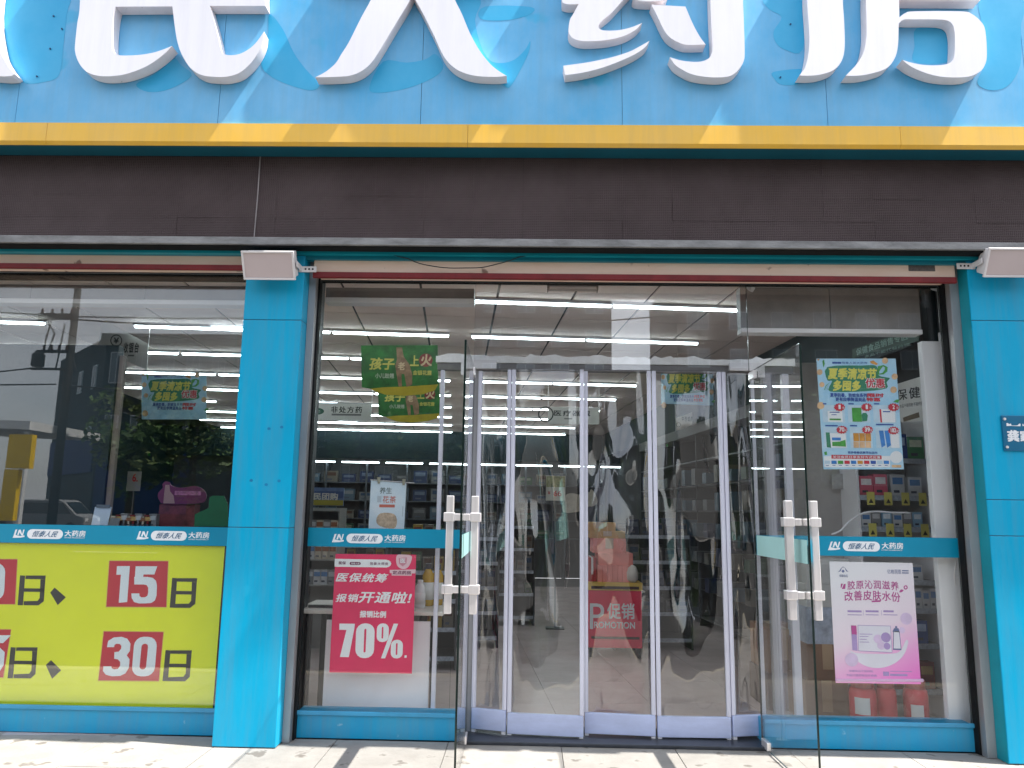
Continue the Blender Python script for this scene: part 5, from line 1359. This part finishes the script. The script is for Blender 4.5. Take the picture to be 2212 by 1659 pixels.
# -- health food sign on the frieze and shelf sign below it, both on the right wall
def wallsign(name, px, u, mat, label, cat='sign'):
    o = [IU(x, y, u) for x, y in px]
    t = root(name, (o[0].x, o[0].y, o[0].z), label, cat)
    b = MB(); b.prism(o, I(.008, 0)); part('board', b, mat, t)
    return t
def slant(b, body, u, bl, br, hpx, **k):
    a, c = IU(*bl, u), IU(*br, u); hh = abs(IU(bl[0], bl[1] - hpx, u).z - a.z)
    letters(b, body, a, c - a, (0, 0, hh), **k)
t = wallsign('frieze_sign', c7((890, 800), (1400, 668), (1400, 560), (890, 732)), 2.848, M('frieze_green', (.004, .06, .04), .5, .4, var=.1), 'dark green sign reading health food sales area on the teal frieze')
b = MB(); s_ = c7((920, 782), (1318, 655)); slant(b, '保健食品销售专区', 2.8465, s_[0], s_[1], 15, bold=.015, m=0)
s_ = c7((985, 800), (1330, 702)); slant(b, '本品不能代替药物', 2.8465, s_[0], s_[1], 6, bold=.0, m=0)
part('lettering', b, M('frieze_letters', (.30, .50, .44), .5, .4, var=.05), t)
t = wallsign('shelf_sign', c7((1180, 1300), (1490, 1275), (1470, 925), (1160, 1022)), 2.96, M('sign_grey_white', (.74, .73, .70)), 'white shelf sign with black health food characters beside the sale poster')
b = MB(); s_ = c7((1232, 1130), (1520, 1085)); slant(b, '保健食', 2.9585, s_[0], s_[1], 24, bold=.015, m=0, gap=1.3)
s_ = c7((1255, 1185), (1470, 1155)); slant(b, '本品不是药物 不能代替药物', 2.9585, s_[0], s_[1], 8, bold=.0, m=0)
b.face([IU(x, y, 2.9585) for x, y in c7((1278, 1258), (1400, 1215), (1408, 1255), (1284, 1290))], 1)
part('lettering', b, [ink_black, M('stamp_brown', (.16, .12, .08), .5, .4, var=.3, vs=40)], t)
# -- tea poster on clips
Y = .10
t = sheet('tea_poster', d2((985, 945), (1330, 940), (1352, 500), (1010, 470)), M('tea_sheet', (.52, .66, .76), .45, .4, var=.08, vs=5, col2=(.66, .74, .80)), 'pale blue flower tea poster hanging from two clips on the left pane', 'poster', Y)
b = MB(); y = Y - .001
words(b, '养生', y, d2((1095, 538), (1212, 600)), bold=.01, m=0); words(b, '花茶', y, d2((1122, 622), (1252, 690)), bold=.01, m=1)
rect(b, y, d2((1090, 704), (1240, 732)), 1); rect(b, y, d2((1070, 622), (1110, 684)), 3)
b.face(outline(y, smoothpts(d2((1060, 860), (1100, 790), (1230, 795), (1262, 870), (1230, 935), (1100, 915)), 3)), 2); rect(b, y, d2((1312, 720), (1320, 820)), 3)
part('print', b, [M('tea_ink', (.12, .16, .16), .5, .4, var=0), M('tea_red', (.52, .14, .10), .5, .4, var=.1), M('tea_bowl', (.55, .42, .30), .5, .4, var=.35, vs=25), M('tea_grey', (.45, .52, .58), .5, .4, var=.1)], t)
b = MB(); a, c = U(*d2((1005, 465))[0], Y - .004), U(*d2((1428, 496))[0], Y - .004); b.tube([a, c], .004, 6); part('rod', b, alu, t)
for q in ((1085, 440, 1085, 500), (1328, 458, 1325, 518)):
    a, c = U(*d2(q[:2])[0], Y - .006), U(*d2(q[2:])[0], Y - .006); b = MB(); b.tube([a, c], [.014, .008], 6); part('clip', b, M('clip_olive', (.30, .29, .22), .5, .4, var=0), t)
# -- group-buy topper on a display behind the left pane
Y = 2.9
x0, x1, z0, z1 = wbox(Y, d2((330, 560), (745, 935)))
t = root('display_stand', ((x0 + x1) / 2, Y, z0), 'cardboard display stand with a group-buy topper deep behind the left pane', 'display stand')
b = MB(); rect(b, Y, d2((330, 575), (740, 640)), 0); rect(b, Y - .001, d2((330, 660), (740, 712)), 1)
b2 = MB(); x0, x1, zq, zw = wbox(Y, d2((322, 540), (745, 715))); b2.box(x0, x1, Y + .001, Y + .02, zq, zw); part('topper', b2, M('topper_blue', (.10, .16, .30), .5, .4, var=.2, vs=10), t)
words(b, '惠民团购', Y - .003, d2((370, 590), (690, 660)), bold=.03, m=2); part('print', b, [M('topper_navy', (.05, .09, .22), .5, .4, var=.1), M('topper_olive', (.30, .26, .03), .5, .4, var=.1), M('topper_white', (.55, .55, .52), .5, .4, var=.05)], t)
b = MB(); x0, x1, zq, zw = wbox(Y, d2((320, 735), (705, 935)))
b.box(x0, x1, Y + .3, Y + .32, .01, zw)
for xx in (x0, x1 - .012): b.box(xx, xx + .012, Y, Y + .299, .01, zw)
for k in range(4): z = zw - .02 - k * .26; b.box(x0 + .0125, x1 - .0125, Y + .002, Y + .299, z - .015, z)
part('carcass', b, M('stand_grey', (.30, .30, .28), .5, .4, var=.1), t)
for k in range(1, 4):
    for j in range(5):
        uu, vv = Iuv(Vector((x0 + .06 + j * (x1 - x0 - .12) / 4, Y + .07, 0))); product(uu, vv, zw - .02 - k * .26 + .0005, .085, .1, .15, random.choice(('white', 'grey', 'cream')), 'in the display stand deep behind the left pane', 'boxes in the display stand', -TH)

# ---- things standing behind the left window (on the dark counter)
CYv = .30
cz = U(300, 1142, CYv).z
t = root('counter', (-3.4, CYv + .4, 0), 'dark counter running behind the lime poster in the left window', 'counter')
b = MB(); b.box(-6.3, L0 - .06, CYv - .05, CYv + .55, cz - .03, cz); part('top', b, M('counter_dark', (.03, .03, .034), .3, .5, var=.1), t)
b = MB(); b.box(-6.25, L0 - .08, CYv, CYv + .5, .01, cz - .031); part('body', b, navy, t)
o = outline(CYv, l1((880, 535), (1040, 535), (1080, 360), (918, 358)))
t = root('clipboard', (o[0].x, CYv, cz), 'white clipboard leaning upright at the window edge of the counter', 'clipboard')
b = MB(); b.prism(o, (0, .006, 0)); part('board', b, M('clip_white', (.60, .70, .84), .4, .5, var=.04), t, bevel=.002)
b = MB(); p = U(*l1((1003, 352))[0], CYv); b.box(p.x - .05, p.x + .05, CYv - .008, CYv - .0005, p.z - .012, p.z + .012); part('clip', b, M('clip_grey', (.14, .17, .20), .4, .5, .3, var=0), t)
o = outline(CYv + .12, l1((1048, 540), (1145, 540), (1165, 468), (1075, 465)))
b = MB(); b.prism(o, (0, .004, 0)); solo('small_card', b, M('card_grey', (.28, .29, .30), .5, .4, var=.1), o[0], 'small grey card standing to the right of the clipboard', 'card')
Y = .75
o = outline(Y, smoothpts(l1((1525, 250), (1540, 210), (1575, 175), (1572, 140), (1600, 112), (1640, 122), (1655, 150), (1720, 172), (1800, 170), (1880, 155), (1950, 180), (1995, 230), (1985, 290), (1920, 325), (1600, 330), (1545, 300)), 3))
t = root('cloud_sign', (o[0].x, Y, cz), 'dark pink cloud shaped sign standing on the counter in the left window', 'display sign')
b = MB(); b.prism(o, (0, .012, 0)); part('board', b, M('cloud_pink', (.16, .02, .09), .5, .4, var=.1), t)
b = MB(); b.face(outline(Y - .0012, l1((1600, 145), (1640, 145), (1645, 205), (1680, 250), (1690, 325), (1580, 325), (1590, 215))), 0); rect(b, Y - .0012, l1((1690, 205), (1945, 245)), 1)
b2 = MB(); x0, x1, z0, z1 = wbox(Y + .02, l1((1535, 330), (1880, 535))); b2.box(x0, x1, Y + .02, Y + .12, cz, z1 - .002); part('stand_box', b2, M('cloud_stand', (.18, .03, .04), .5, .4, var=.5, vs=9), t)
part('print', b, [M('cloud_figure', (.40, .24, .24), .5, .4, var=.1), M('cloud_words', (.42, .14, .28), .5, .4, var=.5, vs=40)], t)
Y = .34
o = outline(Y, l1((1880, 548), (1885, 430), (2020, 370), (2025, 270), (2060, 250), (2165, 252), (2200, 330), (2212, 548)))
b = MB(); b.prism(o, (0, .012, 0)); solo('green_board', b, M('cutout_green', (.01, .15, .06), .5, .4, var=.15, vs=6), o[0], 'plain dark green cut-out board at the right end of the left window', 'display board')
x0, x1, z0, z1 = wbox(.9, l1((1228, 15), (1360, 205)))
t = root('price_sign', ((x0 + x1) / 2, .9, cz), 'small white price sign on a stalk behind the left window', 'price sign')
b = MB(); b.box(x0, x1, .9, .908, z0, z1); part('board', b, M('board_dim', (.30, .28, .26), .5, .4, var=.1), t)
b = MB(); words(b, '6.', .8985, l1((1282, 35), (1335, 115)), bold=.02, m=0); part('lettering', b, ink_red, t)
b = MB(); xm = (x0 + x1) / 2; b.tube([(xm, .912, cz + .001), (xm, .912, z0 + .05)], .006, 6); part('stalk', b, shelfgrey, t)
for k in range(9):
    p = U(*l1((1130 + k * 46, 405))[0], .62); uu, vv = Iuv(p); product(uu, vv, cz + .0005, .060, .05, .085 + .01 * (k % 3), ('cream', 'dark red', 'grey')[k % 3], 'in the row on the counter of the left window', 'boxes on the counter', -TH)
p = U(*l1((940, 535))[0], .5)
b = MB(); b.box(p.x - .02, p.x + .02, .62, .66, .02, U(234, 768, .62).z); solo('inner_post', b, M('post_brown', (.24, .19, .16), .5, .4, var=.15), (p.x, .64, 0), 'slim upright post behind the left window', 'post')

x1 = p.x - .025
b = MB(); b.box(-6.3, x1, .60, .68, .02, U(180, 745, .6).z); solo('dark_partition', b, M('partition_navy', (.004, .018, .026), .5, .4, var=.2), ((x1 - 6.3) / 2, .64, .02), 'dark navy partition filling the left part of the left window', 'partition')
# ================================================================== ACROSS THE STREET (seen only as reflections in the glass)
rndm = random.Random(21)
def facade(name, x0, x1, y, depth, h, mat, label, floors, cols, wcol, side=None):
    """y: street face (negative side of the road); goes back by depth"""
    t = root(name, ((x0 + x1) / 2, y - depth / 2, -.1), label, 'building', 'buildings across the street')
    b = MB()
    if side is None:
        b.box(x0, x1, y - depth, y, -.1, h)
    else:
        b.prism([(x0, y, -.1), (x1, y, -.1), (x1, y - depth, -.1), (side[0], side[1], -.1)], (0, 0, h + .1))
    part('wall', b, mat, t)
    b = MB(); b.box(x0 - .2, x1 + .2, y - .0005, y + .35, h - .5, h + .15); part('cornice', b, mat, t)
    frame = M('window_frame_pale', (.40, .44, .46), .5, .4, var=.05); pane_ = M('window_dark', wcol, .08, .8, var=.1)
    w = (x1 - x0) / cols; fh = h / floors
    fme = MB(); ww, hh = w * .52, fh * .5
    fme.box(-ww / 2, ww / 2, .0, .06, 0, hh); fm_ = fme.mesh('window', frame)
    g = MB()
    for a in (0, 1): g.box(-ww / 2 + .06 + a * (ww / 2 - .03), -.03 + a * (ww / 2 - .03), .0605, .075, .07, hh - .07)
    gm_ = g.mesh('pane', pane_)
    for f in range(1, floors):
        for c in range(cols):
            p = (x0 + (c + .5) * w, y + .001, f * fh + fh * .25)
            o = put('window', fm_, t, p); put('pane', gm_, o, p)
    return t
dk = M('plaster_dark', (.020, .036, .044), .8, .3, var=.15, vs=.4); blu = M('plaster_blue', (.010, .030, .12), .7, .3, var=.2, vs=.5); gry = M('plaster_grey', (.050, .050, .050), .8, .3, var=.15, vs=.3); gry2 = M('plaster_warm', (.058, .052, .046), .8, .3, var=.2, vs=.3)
# left block with a turned side wall
YA = 44.0
A0 = V(232, 727, YA); A1 = V(560, 724, YA); hA = A0.z
lo, hi = YA, 110.0
for _ in range(40):
    m_ = (lo + hi) / 2
    if V(132, 779, m_).z < hA: lo = m_
    else: hi = m_
A2 = V(132, 779, lo)
t = facade('office_block', A0.x, A1.x, -YA, 14, hA, dk, 'dark teal three storey block across the street, nearest the utility pole', 3, 6, (.05, .08, .10), side=(A2.x, A2.y))
# windows and blue cladding on the turned wall
e1 = (A2 - A0); e1.z = 0; L_ = e1.length; e1.normalize(); nn = Vector((-e1.y, e1.x, 0))
if nn.x > 0: nn = -nn
wp = M('window_bright', (.30, .42, .46), .3, .5, var=.2, vs=3)
for fl in (1, 2):
    for k in range(3):
        s0 = L_ * (.12 + .29 * k); z0 = hA * (fl / 3) + .9
        b = MB(); b.hexa([tuple(A0 + e1 * s + nn * q + Vector((0, 0, z - hA))) for z in (z0, z0 + 1.6) for s, q in ((s0, .001), (s0 + 1.1, .001), (s0 + 1.1, .06), (s0, .06))]); o = part('window', b, wp, t)
        b = MB()
        for a in (0, 1):
            b.hexa([tuple(A0 + e1 * s + nn * q + Vector((0, 0, z - hA))) for z in (z0 + .1, z0 + 1.5) for s, q in ((s0 + .08 + a * .5, .061), (s0 + .5 + a * .5, .061), (s0 + .5 + a * .5, .075), (s0 + .08 + a * .5, .075))])
        part('pane', b, M('window_dark2', (.05, .08, .10), .08, .8, var=.1), o)
b = MB(); b.hexa([tuple(A0 + e1 * s + nn * q + Vector((0, 0, z - hA))) for z in (3.6, 6.1) for s, q in ((.3, .001), (L_ - .2, .001), (L_ - .2, .12), (.3, .12))]); part('blue_cladding', b, blu, t)
b = MB(); b.box(A0.x + .2, A0.x + 6.5, -YA + .001, -YA + .12, 1.0, 5.6); part('blue_cladding', b, blu, t)
# tall dark blocks with a gap of sky between them
YB = 56.0
B0, B1 = V(575, 900, YB).x, V(1321, 740, YB).x
facade('tall_block', B0, B1, -YB, 14, 22.5, gry, 'tall grey block across the street, left of the gap of sky', 8, 10, (.06, .08, .09))
C0, C1 = V(1467, 740, YB).x, V(2400, 740, YB).x
facade('tall_block', C0, C1, -YB - .8, 14, 22, gry2, 'tall warm grey block across the street, right of the gap of sky', 7, 10, (.06, .07, .08))
lowz = V(1400, 828, YB + 3).z
facade('low_block', B1 + .2, C0 - .2, -YB - 3, 8, lowz, gry, 'low grey block closing the gap between the two tall ones', 2, 2, (.06, .08, .09))
# low white canopy, yellow sign, pole
cp0, cp1 = V(-160, 905, 30), V(66, 905, 30)
t = root('canopy', ((cp0.x + cp1.x) / 2, -30, 0), 'white roofed canopy across the street at the far left', 'canopy')
b = MB(); b.hexa([(cp0.x, -36, cp0.z - .3), (cp1.x, -36, cp1.z - .5), (cp1.x, -30, cp1.z - .5), (cp0.x, -30, cp0.z - .3), (cp0.x, -36, cp0.z + .1), (cp1.x, -36, cp1.z - .1), (cp1.x, -30, cp1.z - .1), (cp0.x, -30, cp0.z + .1)]); part('roof', b, M('canopy_white', (.75, .75, .74), .5, .4, var=.04), t)
for xx in (cp0.x + .3, cp1.x - .3):
    b = MB(); b.box(xx - .12, xx + .12, -30.5, -30.26, -.13, cp0.z - .5); part('post', b, M('canopy_white', (.75, .75, .74)), t)
a, c = V(20, 938, 26), V(62, 1012, 26); lo_ = V(35, 1125, 26).z
t = root('yellow_sign', ((a.x + c.x) / 2, -26, -.13), 'tall yellow box sign standing across the street at the far left', 'sign')
ys_ = M('street_yellow', (.85, .55, .0), .4, .5, var=.05)
b = MB(); b.box(a.x, c.x, -26.3, -26, c.z, a.z); part('box', b, ys_, t)
b = MB(); b.box(a.x - .05, a.x + (c.x - a.x) * .55, -26.3, -26.03, max(-.12, lo_), c.z - .04); part('pylon', b, ys_, t)
YP = 32.0
pp = V(125, 1000, YP); ptop = V(125, 600, YP).z
t = root('utility_pole', (pp.x, -YP, -.13), 'concrete utility pole with crossarms and a transformer across the street', 'utility pole')
conc = M('pole_concrete', (.05, .05, .048), .8, .3, var=.15); dkm = M('pole_metal', (.03, .032, .035), .6, .3, var=.1)
b = MB(); b.tube([(pp.x, -YP, -.13), (pp.x + .05, -YP, ptop + 2)], [.22, .15], 12); part('pole', b, conc, t, smooth=True)
def arm(za, xa, xb, th):
    b = MB(); b.box(xa, xb, -YP - .06 + .2, -YP + .06 + .2, za - th, za + th); o = part('crossarm', b, dkm, t)
    for k in range(4):
        x = xa + (xb - xa) * (k + .3) / 3.6; b = MB(); b.lathe((x, -YP + .2, za + th), [(.05, 0), (.07, .05), (.05, .1), (.07, .15), (.03, .25)], 8); part('insulator', b, M('insulator', (.10, .06, .05), .3, .5, var=0), o)
q0, q1_ = V(90, 682, YP), V(165, 690, YP); arm((q0.z + q1_.z) / 2, q0.x, q1_.x, .16)
q0, q1_ = V(95, 760, YP), V(153, 762, YP); arm((q0.z + q1_.z) / 2, q0.x, q1_.x, .08)
q0 = V(88, 775, YP); b = MB(); b.lathe((q0.x, -YP + .2, q0.z - .45), [(.22, 0), (.30, .05), (.30, .62), (.2, .7), (.1, .85)], 12); part('transformer', b, dkm, t)
b = MB(); b.box(q0.x - .3, pp.x, -YP + .1, -YP + .3, q0.z - .6, q0.z - .5); part('platform', b, dkm, t)
for (xa, ya), (xb, yb_), sag in ((( -700, 560), (92, 680), .6), ((-700, 610), (95, 684), .7), ((-700, 660), (118, 690), .8), ((-700, 830), (70, 795), .4), ((-700, 800), (120, 830), .3), ((164, 684), (1900, 560), 1.2), ((160, 690), (1900, 620), 1.4), ((128, 830), (1900, 800), 1.5)):
    P0, P1 = V(xa, ya, YP + (6 if xa < 0 else 0)), V(xb, yb_, YP + (6 if xb > 1000 else 0))
    b = MB(); b.tube([P0.lerp(P1, k / 10) + Vector((0, 0, -sag * 4 * (k / 10) * (1 - k / 10))) for k in range(11)], .042, 5); part('wire', b, dkm, t)
for xs in ([(112, 690), (100, 730), (92, 770)], [(100, 690), (118, 720), (104, 760)], [(160, 690), (150, 740), (164, 800)], [(140, 700), (128, 760), (120, 800)]):
    b = MB(); b.tube([V(x, y, YP - .25) for x, y in xs], .04, 5); part('jumper_wire', b, dkm, t)
# trees
bark = M('bark', (.07, .055, .045), .9, .2, var=.2, vs=4)
leafs = [M('leaf_%d' % i, c, .6, .3, var=.35, vs=1.5) for i, c in enumerate(((.045, .095, .028), (.075, .135, .036), (.11, .15, .05)))]
def tree(cx_, y, z0, zt, r, label, seed, dens=2600, tall=False):
    rd = random.Random(seed)
    t = root('street_tree', (cx_, y, -.13), label, 'tree', 'trees across the street')
    b = MB(); h = zt - z0
    b.tube([(cx_, y, -.13), (cx_ + .1, y, z0 * .6), (cx_ + .05, y + .1, z0 + h * .35), (cx_ + .2, y, z0 + h * .75)], [.3, .24, .16, .05], 8)
    for k in range(6):
        a = rd.uniform(0, 6.28); z = z0 + h * rd.uniform(0, .45); q = r * rd.uniform(.5, .8)
        b.tube([(cx_, y, z), (cx_ + q * .5 * math.cos(a), y + q * .5 * math.sin(a), z + h * .13), (cx_ + q * math.cos(a), y + q * math.sin(a), z + h * .22)], [.08, .05, .02], 6)
    part('trunk', b, bark, t, smooth=True)
    b = MB()
    cl = []
    for k in range(38):
        while True:
            p = Vector((rd.uniform(-1, 1), rd.uniform(-1, 1), rd.uniform(-1, 1)))
            if p.length < 1: break
        cl.append((Vector((cx_ + p.x * r, y + p.y * r, (z0 + zt) / 2 + p.z * h / 2)), r * rd.uniform(.22, .42), rd.randrange(3)))
    for k in range(dens):
        c, q, mi = rd.choice(cl)
        d = Vector((rd.gauss(0, 1), rd.gauss(0, 1), rd.gauss(0, 1))).normalized() * q * rd.uniform(.5, 1.05)
        p = c + d; s = rd.uniform(.12, .28)
        a1 = Vector((rd.gauss(0, 1), rd.gauss(0, 1), rd.gauss(0, .5))).normalized(); a2 = a1.cross(Vector((rd.gauss(0, 1), rd.gauss(0, 1), rd.gauss(0, 1)))).normalized()
        b.face([p - a1 * s, p + a2 * s * .5, p + a1 * s, p - a2 * s * .5], mi)
    me = b.mesh('crown', leafs, WL[t.name]); put('crown', me, t, WL[t.name])
def ptree(px, top, bot, rpx, Y, label, seed, dens=2600):
    a = V(px, top, Y); c = V(px, bot, Y); r = abs(V(px + rpx, top, Y).x - a.x)
    tree(a.x, -Y, max(1.5, c.z), a.z, r, label, seed, dens)
ptree(300, 840, 1060, 85, 34, 'dark leafy tree across the street, left of the pair in the left window', 1)
ptree(430, 830, 1080, 90, 36, 'dark leafy tree across the street, right of the pair in the left window', 2)
ptree(780, 660, 1000, 120, 30, 'tall leafy tree across the street behind the left pane', 3, 4200)
ptree(960, 780, 1050, 130, 36, 'broad leafy tree across the street opposite the left door', 4, 3600)
ptree(1660, 820, 1080, 140, 36, 'round leafy tree across the street opposite the right door', 5)
# parked vans at the far kerb
def van(cx_, y, label, col, hb=1.9):
    t = root('parked_van', (cx_, y, -.13), label, 'van', 'vans parked across the street')
    zb = -.13; L2, wd = 2.2, .85
    b = MB(); prof = [(-L2, .45), (L2, .45), (L2, .95), (L2 - .5, 1.10), (L2 - 1.25, hb - .1), (L2 - 1.5, hb), (-L2 + .1, hb), (-L2, hb - .2)]
    b.prism([(cx_ + x, y - wd, zb + z) for x, z in prof], (0, 2 * wd, 0)); part('body', b, col, t, bevel=.06)
    gl_ = M('van_glass', (.02, .03, .035), .05, .8, var=0)
    b = MB(); b.prism([(cx_ + x, y + wd + .001, zb + z) for x, z in ((L2 - .75, 1.12), (L2 - 1.3, hb - .18), (-L2 + .3, hb - .18), (-L2 + .3, 1.12))], (0, .006, 0)); part('side_window', b, gl_, t)
    b = MB(); b.face([(cx_ + L2 - .52, y - wd + .1, zb + 1.14), (cx_ + L2 - .52, y + wd - .1, zb + 1.14), (cx_ + L2 - 1.21, y + wd - .15, zb + hb - .12), (cx_ + L2 - 1.21, y - wd + .15, zb + hb - .12)]); part('windscreen', b, gl_, t)
    for x in (-L2 + .75, L2 - .75):
        for s in (-1, 1):
            b = MB(); b.tube([(cx_ + x, y + s * (wd - .16), zb + .33), (cx_ + x, y + s * (wd + .02), zb + .33)], .33, 16, 0); b.tube([(cx_ + x, y + s * (wd + .0205), zb + .33), (cx_ + x, y + s * (wd + .03), zb + .33)], .18, 12, 1)
            part('wheel', b, [dkm, alu], t)
    for s in (-1, 1):
        b = MB(); b.box(cx_ + L2 + .0005, cx_ + L2 + .03, y + s * .6 - .14, y + s * .6 + .14, zb + .72, zb + .90); part('headlight', b, white, t)
van(V(115, 1105, 38).x - .2, -38.5, 'pale grey van parked across the street in front of the dark block', M('van_white', (.26, .27, .28), .3, .5, var=.03))
van(V(30, 1105, 39).x - 1.5, -39, 'dark grey van parked across the street beside the yellow sign', M('van_grey', (.10, .105, .11), .3, .5, var=.03), 1.7)
